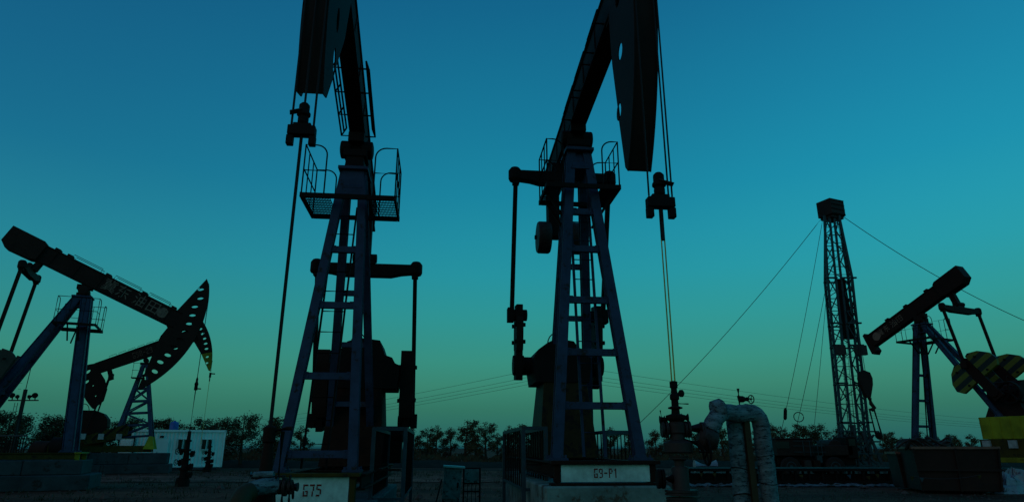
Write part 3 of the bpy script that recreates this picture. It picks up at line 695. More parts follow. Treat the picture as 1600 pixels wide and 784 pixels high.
# right pump: yellow pedestal on concrete
pe = empty('pump_pedestal', pumpE.location, hE, 'bright yellow steel pedestal under the crank end of the right pumpjack', 'pedestal')
m = MB(); m.box((-4.5,0,2.5),(3.8,2.5,.98))
for k in range(7): m.box((-2.585, -1.1+.37*k, 2.8), (.03,.035,.3))
for k in range(9): m.box((-6+.42*k, 1.265, 2.5), (.04,.03,.95))
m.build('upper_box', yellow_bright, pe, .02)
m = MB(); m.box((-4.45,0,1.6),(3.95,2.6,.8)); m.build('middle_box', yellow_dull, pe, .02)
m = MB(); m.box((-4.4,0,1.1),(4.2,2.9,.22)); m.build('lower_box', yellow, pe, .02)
for k in range(3):
    m = MB(); m.box((-2.8-1.1*k, 1.36, 1.78),(.34,.1,.34)); m.build('junction_box', white_cloth, pe)
block('concrete_foundation', concrete, pumpE, [((-4.2,0,.36),(4.6,3.4,.7))], 'pale concrete block beneath the bright yellow pedestal', 'foundation', FG)
block('concrete_foundation', concrete, pumpE, [((1.0,0,1.0),(1.3,2.2,2.0)),((1.0,0,2.02-.02),(.9,1.9,.04))], 'concrete block under the blue front legs of the right pumpjack', 'foundation', FG)

# ------------------------------------------------------------------ crank guard cages
def cage(root, x0, x1, y0, y1, z0, z1, label, mt):
    o = empty('guard_railing', local(root, (x0, y0, 0)), root.rotation_euler.z, label, 'railing', 'crank guard railings')
    L_, W_ = x1-x0, y1-y0
    m = MB()
    for z, w in ((z1,.07),(z0+.1,.05)):
        m.bar((0,0,z),(L_,0,z),w,w); m.bar((0,W_,z),(L_,W_,z),w,w); m.bar((L_,.04,z),(L_,W_-.04,z),w,w)
    for p in ((0,0),(L_,0),(0,W_),(L_,W_)): m.bar((*p,0),(*p,z1+.02),.075,.075)
    m.build('frame', mt, o)
    k = int(L_/.34)
    for yy in (0, W_):
        m = MB()
        for i in range(1, k): m.tube([(L_*i/k,yy,z0+.1),(L_*i/k,yy,z1)], .016, 5)
        m.build('upright_bars', black, o)
    m = MB(); m.bar((L_+.0,.06,z0+.45*(z1-z0)),(L_,W_-.06,z0+.45*(z1-z0)),.03,.04) ; m.build('mid_rail', black, o)
    return o
cage(pumpC, -4.4, -.3, .72, 1.35, .55, 1.98, 'pale blue railing around the crank right of the G75 tower', bluel)
cage(pumpD, -4.2, -.2, -1.2, -.76, .75, 1.98, 'blue-topped cage left of the G9-P1 base', bluel)
cage(pumpD, -5.0, -1.9, .85, 1.6, .75, 1.95, 'barred guard seen between the G9-P1 tower and its wellhead', bluel)

# ------------------------------------------------------------------ wellheads
WG = 'wellheads under the pumpjacks'
def flange(m, c, r, h=.05, ax=(0,0,1), n=20):
    m.lathe([(r*.6,-h),(r,-h),(r,-h*.15),(r*.92,-h*.12),(r*.92,h*.12),(r,h*.15),(r,h),(r*.6,h)], c, ax, n)
def handwheel(name, c, ax, r, mt, parent):
    m = MB(); d, a, b = frame(ax); c = Vector(c)
    m.tube([c+(a*cos(t)+b*sin(t))*r for t in [2*pi*i/20 for i in range(21)]], r*.13, 6)
    for i in range(5): t = 2*pi*i/5; m.tube([c, c+(a*cos(t)+b*sin(t))*r], r*.09, 5)
    m.tube([c-d*r*.8, c+d*r*.2], r*.12, 6)
    return m.build(name, mt, parent)
# big wellhead below G9-P1
wp = local(pumpD, (5.062, 0, 0))
wd = empty('wellhead', (wp.x, wp.y, 0), 0, 'tall wellhead tree beside the G9-P1 base, greased cables entering its top', 'wellhead', WG)
m = MB(); m.lathe([(.22,0),(.22,.05),(.13,.07),(.13,.9),(.14,1.0)], n=24); flange(m,(0,0,1.03),.21,.03); flange(m,(0,0,1.11),.22,.03); m.lathe([(.12,1.14),(.115,1.17),(.115,1.38),(.1,1.4)], n=20); m.build('casing_head', grey_steel, wd, 0, True)
m = MB(); m.lathe([(.07,1.38),(.07,1.46),(.11,1.48)], n=16); flange(m,(0,0,1.5),.13,.02); m.lathe([(.18,1.545),(.2,1.56),(.2,1.66),(.17,1.68),(.1,1.7),(.1,1.76),(.12,1.78),(.12,1.88),(.08,1.92)], n=20)
m.tube([(-.2,0,1.82),(.34,0,1.83)],.065,14)
for xx in (-.2,-.14,.12,.17): flange(m,(xx,0,1.82),.095,.016,(1,0,0))
m.build('tubing_tee', grey_steel, wd, 0, True)
m = MB(); m.lathe([(.08,1.9),(.13,1.93),(.14,1.95),(.14,1.98),(.06,2.0),(.055,2.05),(.1,2.06),(.1,2.075),(.05,2.09),(.05,2.16),(.065,2.17),(.065,2.22),(.045,2.24),(.042,2.3),(.055,2.31),(.055,2.38),(.02,2.39)], n=18)
m.tube([(0,0,2.24),(.09,0,2.24)],.022,8); m.lathe([(.02,.0),(.045,.02),(.045,.06),(.02,.08)],(.06,0,2.24),(1,0,0),10); m.tube([(0,0,2.12),(.19,.0,2.115)],.009,6); m.tube([(-.2,0,1.93),(.1,0,1.95)],.035,10); m.tube([(-.2,0,1.94),(-.215,0,2.04)],.011,6); m.tube([(-.16,0,1.93),(-.23,0,1.93)],.05,10); m.tube([(.08,0,1.95),(.17,0,1.95)],.055,10)
m.build('stuffing_box', black, wd, 0, True)
m = MB(); m.tube([(-.1,0,1.26),(-.3,0,1.26)],.06,12); flange(m,(-.24,0,1.26),.11,.02,(1,0,0)); flange(m,(-.3,0,1.26),.11,.02,(1,0,0)); m.build('side_outlet', black, wd, 0, True); m = MB(); m.tube([(.05,-.05,1.7),(.25,-.08,1.66),(.33,-.1,1.58)],.035,8); m.build('bleed_pipe', black, wd, 0, True)
handwheel('handwheel', (.36,-.12,1.56), (1,.08,0), .14, black, wd)
wd.scale = (.86, .86, 1)
# wrapped flow line
def bend(pts, r, n=6):
    out = [Vector(pts[0])]
    for i in range(1, len(pts)-1):
        p, a, b = Vector(pts[i]), Vector(pts[i-1]), Vector(pts[i+1]); u = (a-p).normalized(); v = (b-p).normalized()
        for k in range(n+1):
            t = k/n; q = (p+u*r)*(1-t)**2 + p*2*t*(1-t) + (p+v*r)*t*t; out.append(q)
    out.append(Vector(pts[-1])); return out
def wrapped(pts, r, name, mt, parent=None):
    rnd = random.Random(int(r*1e5)+len(name))
    """insulated pipe with uneven windings of cloth"""
    P = []; 
    for a, b in zip(pts[:-1], pts[1:]):
        k = max(1, int((b-a).length/.035))
        for i in range(k): P.append(a.lerp(b, i/k))
    P.append(pts[-1]); rr = []; ph = random.random()
    for i in range(len(P)): rr.append(r*(1+.045*((i % 5)/4)+random.uniform(-.035,.035)))
    m = MB(); m.tube(P, rr, 24)
    L_ = len(P)
    for i in range(L_):           # helical folds of the cloth strips
        for j in range(24):
            q = m.v[i*24+j]; d = q-P[i]; ph = i*.55+j*2*pi/24
            k = 1+.035*abs(sin(ph*.5))+.03*sin(i*.21+2.1*sin(j*2*pi/24))+rnd.uniform(-.012,.012)
            m.v[i*24+j] = P[i]+d*k
    return m.build(name, mt, parent, 0, True)
YP = 8.2
fl = empty('flow_line', (at(1110,684,YP).x, YP, 0), 0, 'cloth-wrapped gooseneck pipe rising from the valve and dropping to the ground as two legs', 'pipe')
ox = fl.location
def F(px, py, Y): p = at(px, py, Y); return p - Vector((ox.x, ox.y, 0))
e = F(1186,647,8.3)
pa = [F(1108,676,7.95), F(1113,662,7.96), F(1120,650,8.0), F(1130,643,8.05), F(1142,645,8.1)] + bend([F(1150,646,8.15), F(1187,644,8.3), Vector((F(1187,647,8.3).x+.02,8.3-ox.y,0))], .17, 9)[0:]
wrapped(pa, .1, 'gooseneck_pipe', wrap, fl)
q0 = F(1147,652,8.3); wrapped([q0, Vector((q0.x+.02, q0.y+.05, 0))], .094, 'down_pipe', wrap, fl)
for zz_, rr_, xx_ in ((1.2,.104,0),(1.52,.106,0),(.95,.104,0)):
    m = MB(); c_ = Vector((F(1187,647,8.3).x+.01, 8.3-ox.y, zz_)); m.tube([c_+Vector((rr_*cos(t), rr_*sin(t), .02*sin(t+zz_*5))) for t in [2*pi*i/20 for i in range(21)]], .006, 5); m.build('binding_wire', black, fl)
for zz_ in (1.35,1.05):
    m = MB(); c_ = Vector((q0.x+.01, q0.y+.02, zz_)); m.tube([c_+Vector((.1*cos(t), .1*sin(t), .03*sin(t+zz_*3))) for t in [2*pi*i/20 for i in range(21)]], .008, 5); m.build('binding_wire', black, fl)
m = MB(); q1 = F(1165,652,8.22); m.bar(q1, (q1.x+.02, q1.y, 0), .07, .07); m.build('support_post', olive, fl)
m = MB(); c = F(1123,640,8.03); m.lathe([(.1,-.08),(.13,-.06),(.13,.05),(.1,.08)], c+Vector((0,0,.0)), (.75,0,.25), 14); m.build('elbow_joint', wrap, fl, 0, True)
m = MB(); c = F(1156,636,8.2); m.tube([c+Vector((0,0,-.05)), c+Vector((0,0,.14))], .024, 8); m.tube([c+Vector((0,0,.1)),c+Vector((0,0,.23))],.019,8); m.lathe([(.02,-.03),(.04,-.02),(.04,.03),(.02,.07),(.03,.08),(.02,.1)], c+Vector((.02,0,.1)), (1,0,0), 12); m.tube([c+Vector((.08,0,.1)), c+Vector((.16,0,.1))], .01, 6)
vb = m.build('vent_valve', black, fl, 0, True)
handwheel('handwheel', c+Vector((.15,0,.098)), (1,.45,0), .05, black, fl)
wx = wd.location
m = MB(); a0 = Vector((wx.x+.3, 7.95, 1.83))-Vector((ox.x,ox.y,0)); b0_ = F(1100,684,7.95); m.tube([a0, b0_], .068, 14); flange(m, a0.lerp(b0_,.15), .09, .02, (1,0,0)); flange(m, a0.lerp(b0_,.8), .11, .025, (1,0,0)); m.box(a0.lerp(b0_,.62)+Vector((0,0,.09)),(.07,.07,.08)); m.lathe([(.07,-.1),(.13,-.05),(.14,.04),(.1,.12)], F(1104,684,7.95), (1,0,-.25), 16); m.tube([F(1106,690,7.95), F(1110,672,7.95)], .1, 14); m.build('check_valve', grey_steel, fl, 0, True)
# wellhead of G75 with its wrapped piping, cut by the lower edge of the picture
wp = local(pumpC, (5.062, 0, 0))
wc = empty('wellhead', (wp.x, wp.y, 0), 0, 'rusty wellhead left of the G75 plate where the thick rod goes in', 'wellhead', WG)
m = MB(); m.lathe([(.2,0),(.2,.6),(.24,.62),(.24,.7),(.13,.72),(.13,1.0)], n=20); m.build('casing_head', rust, wc, 0, True)
m = MB(); m.lathe([(.12,1.0),(.13,1.2),(.08,1.3),(.075,1.4),(.06,1.6),(.05,1.66),(.075,1.68),(.075,1.84),(.04,1.86)], n=16); m.tube([(.02,0,1.79),(.2,0,1.83),(.26,0,1.83)],.025,8); m.tube([(.14,.05,1.8),(.14,.05,1.1)],.025,8); m.build('stuffing_box', rust, wc, 0, True)
fc = empty('flow_line', (wp.x, wp.y-.3, 0), 0, 'cloth-wrapped pipes and flanged valves at the foot of the G75 wellhead', 'pipe')
oc = fc.location
def G(px, py, Y): p = at(px, py, Y); return p-Vector((oc.x, oc.y, 0))
wrapped(bend([G(384,790,7.6), G(386,768,7.6), G(402,760,7.6), G(434,758,7.7)], .08, 6), .085, 'wrapped_pipe', wrap, fc)
wrapped([G(392,741,7.7), G(428,740,7.7)], .032, 'thin_pipe', wrap, fc)
pb_ = G(374,785,7.3); wrapped([Vector((pb_.x+.02,pb_.y,0)), pb_, G(380,774,7.4), G(392,768,7.5)], .1, 'lower_pipe', olive, fc)
m = MB(); gg = G(424,760,7.7)
for k_ in range(4): flange(m, gg+Vector((.05+.055*k_,0,0)), .08 if k_ != 2 else .1, .014, (1,0,0))
m.tube([gg, gg+Vector((.3,0,0))], .05, 10)
for k_ in range(3): m.tube([gg+Vector((.06+.08*k_,-.05,.13)), gg+Vector((.07+.08*k_,-.05,-.17))], .016, 6)
m.tube([G(393,746,7.7),G(446,743,7.7)],.012,6)
m.build('valve_set', grey_steel, fc, 0, True)
handwheel('handwheel', gg+Vector((.28,-.1,-.03)), (1,.25,.1), .085, black, fc)
# two small trees of valves at the left pumps
def xmas(px, py_base, Y, h, label, X=None):
    p = at(px, 700, Y); o = empty('wellhead', (p.x if X is None else X, Y, 0), 0, label, 'wellhead', WG); r = random.Random(px)
    m = MB(); m.lathe([(.3,0),(.3,.25*h/2),(.18,.27*h/2),(.14,h*.45),(.1,h*.7),(.07,h)], n=14)
    for k in range(5): flange(m, (0,0,h*(.14+.17*k)), .26-.03*k, .045)
    m.build('valve_column', black, o, 0, True)
    for (s, z) in ((1,.35),(-1,.42),(1,.58),(-1,.62),(1,.2)):
        m = MB(); z *= h; m.tube([(0,0,z),(s*.3,0,z+.02)],.085,10); flange(m,(s*.24,0,z),.14,.03,(1,0,0)); m.tube([(s*.3,0,z),(s*.36,0,z+.1)],.04,6); ar = m.build('side_outlet', black, o)
        handwheel('handwheel', (s*.38,-.1,z+.02), (1,.2*s,0), .12, black, ar)
wpa = local(pumpA, (5.062,0,0)); wpb = local(pumpB, (4.91,0,0))
xmas(285, 752, wpa.y, 2.35, 'dark valve tree under the rod of the large left pumpjack, nearest the container door', wpa.x)
xmas(323, 738, wpb.y, 2.1, 'small dark valve tree in front of the right window of the container', wpb.x)

# ------------------------------------------------------------------ container cabin
def cabin():
    Y = 52; b = at(345,730,Y); z0 = .25; h = 2.65; Lx = 6.3; ANG = radians(22); cA, sA = cos(ANG), sin(ANG); x0, Y0 = b.x-Lx*cA, Y-Lx*sA
    def along(px):
        r_ = (px-800)/1000/at(px,700,1).y*1.0; k_ = at(px,700,1).x; return (k_*Y0-x0)/(cA-k_*sA)
    o = empty('container_cabin', (x0, Y0, 0), ANG, 'white corrugated container cabin with a door and two barred windows', 'container')
    Wd = 2.4; m = MB()
    pts = []; x = 0; k = 0
    while x < Lx-.2:
        pts += [(x,0),(x+.09,0),(x+.13,.05),(x+.22,.05)]; x += .26
    pts.append((Lx,0)); 
    n = len(pts); kk = len(m.v)
    for p in pts: m.v += [Vector((p[0],p[1],z0+.1)), Vector((p[0],p[1],z0+h-.1))]
    m.f += [(kk+2*i,kk+2*i+2,kk+2*i+3,kk+2*i+1) for i in range(n-1)]
    m.box((Lx/2,Wd/2+.08,z0+h/2),(Lx-.02,Wd-.02,h-.12)); m.build('wall', container_paint, o)
    m = MB(); 
    for z in (z0+.05,z0+h-.05): m.box((Lx/2,.0,z),(Lx+.08,.12,.12))
    for x in (0,Lx): m.box((x,.01,z0+h/2),(.12,.14,h))
    m.build('corner_frame', container_paint, o)
    m = MB(); m.box((Lx/2,Wd/2,z0+h+.03),(Lx+.1,Wd+.1,.06)); m.build('roof', container_paint, o)
    dx = along(251)
    m = MB(); m.box((dx,-.05,z0+1.1),(.95,.06,1.95)); d = m.build('door', container_paint, o, .01)
    m = MB(); m.box((dx-.2,-.1,z0+.95),(.05,.06,.26)); m.build('handle', black, d)
    m = MB(); m.box((dx-.02,-.1,z0+2.2),(.26,.1,.14)); m.build('door_lamp', black, o)
    m = MB(); m.box((dx-2.3,-.05,z0+1.15),(.9,.05,1.8)); m.box((dx-2.3,-.08,z0+1.15),(.7,.05,1.5)); m.build('panel_door', container_paint, o, .01)
    m = MB(); 
    for s in (-1,1): m.box((dx-2.3+s*.5,-.09,z0+1.15),(.07,.06,1.9))
    m.box((dx-2.3,-.09,z0+2.1),(1.07,.06,.07)); m.build('panel_frame', black, o)
    for px in (285,322):
        wx = along(px)
        m = MB(); 
        for s in (-1,1): m.box((wx+s*.36,-.06,z0+1.65),(.07,.08,.78))
        for z in (-.39,.39): m.box((wx,-.06,z0+1.65+z),(.79,.08,.07))
        m.box((wx,-.06,z0+1.65),(.05,.07,.72)); w = m.build('window', container_paint, o)
        m = MB(); m.box((wx-.2,-.035,z0+1.65),(.28,.03,.7)); m.box((wx+.2,-.035,z0+1.65),(.2,.03,.7)); m.build('pane', glass, w)
        m = MB()
        for q in range(6): m.tube([(wx-.34+.135*q,-.12,z0+1.28),(wx-.34+.135*q,-.12,z0+2.02)],.011,5)
        m.build('bars', black, w)
    for dx_ in (.6, Lx/2, Lx-.6):
        m = MB(); m.box((dx_,Wd/2,z0/2),(.5,Wd,z0)); m.build('support_block', concrete_d, o)
cabin()
p = at(272,666,62)
wt = empty('water_tank', (p.x,62,0), 0, 'blue plastic water tank showing above the container roof', 'tank')
m = MB(); m.lathe([(.33,-.5),(.38,-.45),(.38,.3),(.28,.42),(.1,.46),(.1,.52)], (0,0,p.z), n=20); m.build('vessel', blue_tank, wt, 0, True)
m = MB()
for sx in (-1,1):
    for sy in (-1,1): m.bar((sx*.26,sy*.26,0),(sx*.26,sy*.26,p.z-.5),.06,.06)
m.build('stand', black, wt)

# ------------------------------------------------------------------ flood light mast, poles, wires
b0 = at(20,700,46); fm = empty('floodlight_mast', (b0.x, 46, 0), 0, 'mast with two round floodlights and a thin aerial at the far left', 'light mast')
tz = at(35,608,46).z; tx = 0
m = MB(); m.tube([(0,0,0),(0,0,tz)],[.2,.13],10); m.bar((-1.05,0,tz-.75),(1.05,0,tz-.75),.08,.08); m.build('pole', grey_steel, fm)
m = MB(); m.tube([(0,0,tz),(.05,0,tz+2.0)],.025,5); m.build('aerial', black, fm)
for s in (-1,1):
    m = MB(); m.lathe([(.05,.16),(.13,.1),(.19,-.04),(.19,-.1)], (s*.8,-.05,tz-.4), (-.35*s,1,.3), 14); m.bar((s*.8,0,tz-.75),(s*.8,0,tz-.5),.05,.05); m.build('floodlight', black, fm); m = MB(); m.lathe([(.05,.14),(.1,.08),(.13,-.04),(.13,-.08)], (s*.42,-.05,tz-.5), (.4*s,1,.2), 12); m.bar((s*.42,0,tz-.75),(s*.42,0,tz-.55),.05,.05); m.build('floodlight', black, fm)
m = MB()
for s in (-1,1): m.tube([(-.45+s*.1,0,1),(-.45+s*.1,0,tz-.9)],.018,5)
for k in range(14): m.tube([(-.55,0,1.2+.4*k),(-.35,0,1.2+.4*k)],.014,5)
m.build('ladder', black, fm)
UG = 'utility poles carrying the overhead wires'
def upole(px, pyt, Y, label, arm=1.6):
    p = at(px, pyt, Y); o = empty('utility_pole', (p.x,Y,0), 0, label, 'utility pole', UG)
    m = MB(); m.tube([(0,0,0),(0,0,p.z)],[.17,.11],8); m.build('pole', concrete_d, o)
    m = MB(); m.bar((-arm/2,0,p.z-.25),(arm/2,0,p.z-.25),.1,.12)
    for s in (-1,0,1): m.lathe([(.05,0),(.08,.06),(.05,.18)],(s*arm*.42,0,p.z-.2),n=8)
    m.build('crossarm', black, o); return p
PA = upole(872, 570, 60, 'utility pole standing behind the G9-P1 pumpjack')
PB = upole(248, 668, 150, 'distant utility pole behind the white container')
PC = upole(1700, 662, 150, 'distant utility pole beyond the right edge of the yard')
def wire(a, b, sag, r, label, name='power_line', cat='wire', group='overhead power wires', mt=cable, n=24):
    a, b = Vector(a), Vector(b); m = MB(); pts = []
    for i in range(n+1):
        t = i/n; p = a.lerp(b, t); p.z -= sag*4*t*(1-t); pts.append(p)
    m.tube(pts, r, 5); return tag(m.build(name, mt), label, cat, group)
for k, (dy, dz) in enumerate(((-.75,0),(-.1,-.55),(.5,-.85),(.9,-1.15))):
    for nm, Q, sg in (('left of', PB, 1.3), ('right of', PC, 1.3)):
        lab = ['topmost overhead wire', 'second overhead wire from the top', 'third overhead wire from the top', 'lowest overhead wire'][k] + ' ' + nm + ' the G9-P1 pumpjack'
        wire((PA.x, PA.y+dy, PA.z+dz), (Q.x, Q.y, Q.z+dz*1.3), sg, .014, lab)

# ------------------------------------------------------------------ workover rig
YR = 42
def rig():
    base = at(1334, 690, YR); top = at(1300, 340, YR)
    o = empty('drilling_mast', (base.x, YR, 0), 0, 'tall lattice workover mast with a square crown box and hanging hook', 'rig mast')
    T = Vector((top.x-base.x, 0, top.z)); B0 = Vector((0,0,.9))
    def C(t): return B0.lerp(T, t)
    def hwid(t): return 1.05 if t < .72 else 1.05-(t-.72)/.28*.4
    def cor(t, sx, sy): w = hwid(t); return C(t)+Vector((sx*(w*.78+.0), sy*w*.62, 0)) + Vector((sy*.22,0,0))
    tk = [0,.07,.14,.215,.29,.365,.44,.515,.58,.65,.72,.79,.86,.93,1.0]
    for sx in (-1,1):
        for sy in (-1,1):
            m = MB()
            for a, b in ((0,.72),(.72,1)): m.bar(cor(a,sx,sy), cor(b,sx,sy), .13, .13)
            m.build('mast_leg', mast_paint, o)
    for nm, faces in (('side_lattice', (((-1,-1),(-1,1)), ((1,-1),(1,1)))), ('back_lattice', (((-1,1),(1,1)),))):
        for fa in faces:
            m = MB()
            for i in range(len(tk)-1):
                p0, p1 = fa; a, b = tk[i], tk[i+1]; 
                m.bar(cor(a,*p0), cor(a,*p1), .05, .05)
                if i % 2: m.bar(cor(a,*p0), cor(b,*p1), .05,.05)
                else: m.bar(cor(a,*p1), cor(b,*p0), .05,.05)
                mid = (a+b)/2; m.bar(cor(mid,*p0), cor(mid,*p1), .03,.03)
            m.build(nm, mast_paint, o)
    # front face: open centre, braces near the legs
    m = MB()
    for i in range(len(tk)-1):
        a, b = tk[i], tk[i+1]
        for s in (-1,1):
            pa, pb, pc = cor(a,s,-1), cor(b,s,-1), cor((a+b)/2,s,-1)
            ia = cor(a,s*.3,-1); ib = cor(b,s*.3,-1)
            m.bar(pa, ib if i % 2 else ia, .045,.045); m.bar(pb if i % 2 else pa, ia if i % 2 else ib, .06,.06)
    for s in (-1,1): m.bar(cor(0,s*.3,-1), cor(1,s*.3,-1), .12,.12)
    m.build('front_lattice', mast_paint, o)
    for t in (.14,.29,.44,.53,.72):
        for qa, qb in ((cor(t,-1.25,-1), cor(t,-.2,-1)), (cor(t,.2,-1), cor(t,1.35,-1)), (cor(t,-1.1,1), cor(t,1.1,1))): m = MB(); m.bar(qa, qb, .13,.1); m.build('mast_collar', mast_paint, o)
    m = MB(); m.bar(C(.47)+Vector((.15,-.2,0)), C(.72)+Vector((.0,-.2,0)), .72, .5, (0,1,0), .5, .4); m.build('racking_panel', black, o)
    for s in (-1,1): m = MB(); m.box(C(.42)+Vector((s*.68,-.6,0)), (.7,.3,.62)); m.build('hydraulic_box', grey_steel, o)
    m = MB()
    for s in (-1,1): m.tube([C(.08)+Vector((-.25+s*.2,-.3,0)), C(.98)+Vector((-.1+s*.18,-.2,0))], .025, 5)
    for k in range(42): t = .1+.0207*k; m.tube([C(t)+Vector((-.46,-.3,0)), C(t)+Vector((-.04,-.3,0))], .016, 4)
    m.build('ladder', black, o)
    # crown
    m = MB(); c = T+Vector((0,0,.6)); R3 = Matrix.Rotation(radians(24),3,'Z'); m.box(c, (1.35,1.15,1.15), R3); m.box(c+Vector((0,0,-.68)), (1.15,.95,.2), R3)
    for k in range(4): m.box(c+R3@Vector((0,-.6,-.5+.34*k)), (1.3,.05,.05), R3)
    m.build('crown_box', tank, o, .02)
    # travelling block and hook, hanging outside the right side
    hp = at(1353,602,YR-1.2)-Vector((base.x,YR,0)); m = MB()
    pr = [(-.05,.95),(.32,.8),(.42,.45),(.38,.05),(.22,-.45),(.12,-.75)]
    q = [(x,z) for x,z in pr]+[(-x,z) for x,z in pr[::-1][:-1]]+[(-.32,.82)]
    m.prism([q], lambda a,b: hp+Vector((a,-.16,b)), lambda a,b: hp+Vector((a,.16,b))); m.tube([hp+Vector((.1,0,-.75)),hp+Vector((.14,0,-1.1)),hp+Vector((.3,0,-1.35)),hp+Vector((.1,0,-1.5))],.13,8); m.build('travelling_block', tank, o, .03)
    m = MB()
    for s in (-1,1): m.tube([hp+Vector((.12+s*.14,0,-1.4)), hp+Vector((.3+s*.18,0,-2.9))], .05, 6)
    m.lathe([(.12,-.12),(.22,-.05),(.22,.05),(.12,.12)], hp+Vector((.3,0,-3.0)), (0,1,0), 12); m.build('elevator_links', black, o)
    m = MB()
    for s in (-1,0,1): m.tube([T+Vector((.3+s*.1,-.3,0)), hp+Vector((s*.1,0,.9))], .02, 4)
    m.build('hoist_line', cable, o)
    # mast foot structure
    m = MB()
    for sx in (-1,1):
        for sy in (-1,1): m.bar((sx*1.3,sy*.8,0), cor(.1,sx,sy), .16,.16)
        m.bar((sx*1.3,-.8,.2),(-sx*.9,-.8,2.4),.1,.1); m.bar((sx*1.3,.8,.2),(-sx*.9,.8,2.4),.1,.1)
    for z in (.6,1.3,2.0,2.6): m.bar((-1.25,-.8,z),(1.25,-.8,z),.09,.09)
    m.tube([(-.4,-.9,0),(-.3,-.9,3)],.12,8); m.tube([(.5,-.7,0),(.3,-.7,2.6)],.18,8)
    m.build('mast_foot', mast_paint, o)
    tp = T+Vector((base.x,YR,0))
    return base, tp
rb, rt = rig()
GW = 'guy wires of the rig mast'
lft = rt+Vector((-.6,0,.1)); rgt = rt+Vector((.65,0,.2))
wire(lft, at(1000,660,48)*1, .5, .02, 'long guy wire running from the mast crown down left to behind the G9-P1 wellhead', 'guy_wire', 'guy wire', GW)
e1 = at(1218,685,44); wire(lft, e1, .35, .016, 'guy wire to the left end of the rig truck, leftmost of the steep ones', 'guy_wire', 'guy wire', GW)
m1 = at(1292,440,YR); e2 = at(1240,685,43); wire(m1, e2, .2, .016, 'steep guy wire ending at a small coil, middle of the three', 'guy_wire', 'guy wire', GW)
e3 = at(1272,668,43); wire(at(1293,440,YR), e3, .1, .014, 'nearly vertical guy wire closest to the mast', 'guy_wire', 'guy wire', GW)
wire(rgt, at(1760,560,40), 1.1, .022, 'long guy wire crossing the sky to the right, over the striped-weight pumpjack', 'guy_wire', 'guy wire', GW)
m = MB(); c = at(1248,651,43); m.tube([c+Vector((.32*cos(t),0,.3*sin(t))) for t in [2*pi*i/16 for i in range(17)]], .03, 5); tag(m.build('rope_coil', cable), 'ring of rope hanging on the middle steep guy wire', 'rope')
m = MB(); c = at(1227,646,43.8); m.lathe([(.04,-.4),(.11,-.3),(.11,.25),(.04,.4)], c, (.15,0,1), 10); tag(m.build('turnbuckle', black), 'turnbuckle on the leftmost steep guy wire', 'turnbuckle')

def truck():
    x0 = at(1196,700,YR).x; x1 = at(1320,700,YR).x; L_ = x1-x0
    o = empty('rig_truck', (x0, YR-.6, 0), 0, 'dark workover rig truck parked under the lattice mast', 'truck')
    m = MB(); m.box((L_/2,0,1.05),(L_,.9,.25)); m.box((L_*.5,-.75,.85),(L_*.95,.08,.4)); m.build('chassis', black, o, .02)
    m = MB(); m.box((1.15,0,1.65),(2.2,2.2,.95)); m.box((1.15,0,2.16),(2.3,2.3,.07)); m.build('engine_housing', tank, o, .04)
    m = MB(); m.box((.4,-1.12,1.8),(.8,.05,.4)); m.build('window', glass, o)
    m = MB(); m.box((3.75,0,1.5),(1.8,2.1,.6)); m.lathe([(.36,-.9),(.38,-.85),(.38,.85),(.36,.9)],(3.7,0,1.75),(0,1,0),18); m.build('winch_deck', tank, o, .04)
    m = MB()
    for x in (1.6,2.0,2.45,2.7): m.bar((x,-1.2,1.15),(x,-1.2,2.05),.035,.035)
    for z in (1.4,1.75,2.03): m.bar((1.0,-1.2,z),(2.9,-1.2,z),.03,.03)
    m.box((2.5,-1.1,1.0),(.3,.2,.4)); m.build('side_rack', mast_paint, o)
    m = MB(); m.box((L_-.35,-.2,1.65),(.62,1.7,1.25)); c_ = m.build('operator_cabin', black, o, .04)
    m = MB(); m.box((L_-.35,-1.06,1.95),(.4,.03,.4)); m.build('window', glass, c_)
    for x in (.75, 3.4):
        for y_ in (-1.05, 1.05):
            m = MB(); m.lathe([(.33,-.16),(.5,-.17),(.56,-.1),(.56,.1),(.5,.17),(.33,.16)], (x,y_,.56), (0,1,0), 28); ty = m.build('wheel', rubber, o, 0, True)
            if y_ < 0:
                m = MB()
                for a_, b_ in ((.27,-.185),(.25,-.15)): pass
                m.tube([(x+.27*cos(t),y_-.15,.56+.27*sin(t)) for t in [2*pi*i/24 for i in range(25)]], .025, 6); m.lathe([(.26,-.06),(.26,.0),(.1,.04),(.1,.12)], (x,y_-.05,.56), (0,-1,0), 20); m.build('rim', mast_paint, ty)
    for x in (1.75, 2.3):
        m = MB(); m.box((x,-1.0,.7),(.42,.5,.45)); m.build('tool_box', rust if x > 2 else grey_steel, o, .02)
truck()
# long low steel skid in front of the rig
a = at(1064,740,31); b = at(1430,740,31)
m = MB(); m.box(((a.x+b.x)/2, 31.6, .68), (b.x-a.x, 2.4, .12))
for k in range(18): x = a.x+.2+(b.x-a.x-.4)*k/17; m.box((x,30.55,.32),(.1,.1,.6)); m.box((x,32.6,.32),(.1,.1,.6))
m.box(((a.x+b.x)/2, 30.7, .3), (b.x-a.x-.2, .04, .42)); m.box(((a.x+b.x)/2, 30.42, .16), (b.x-a.x, .1, .12))
tag(m.build('pipe_rack', black, None, .01), 'long low dark steel walkway in front of the rig truck', 'walkway')
m = MB(); random.seed(3)
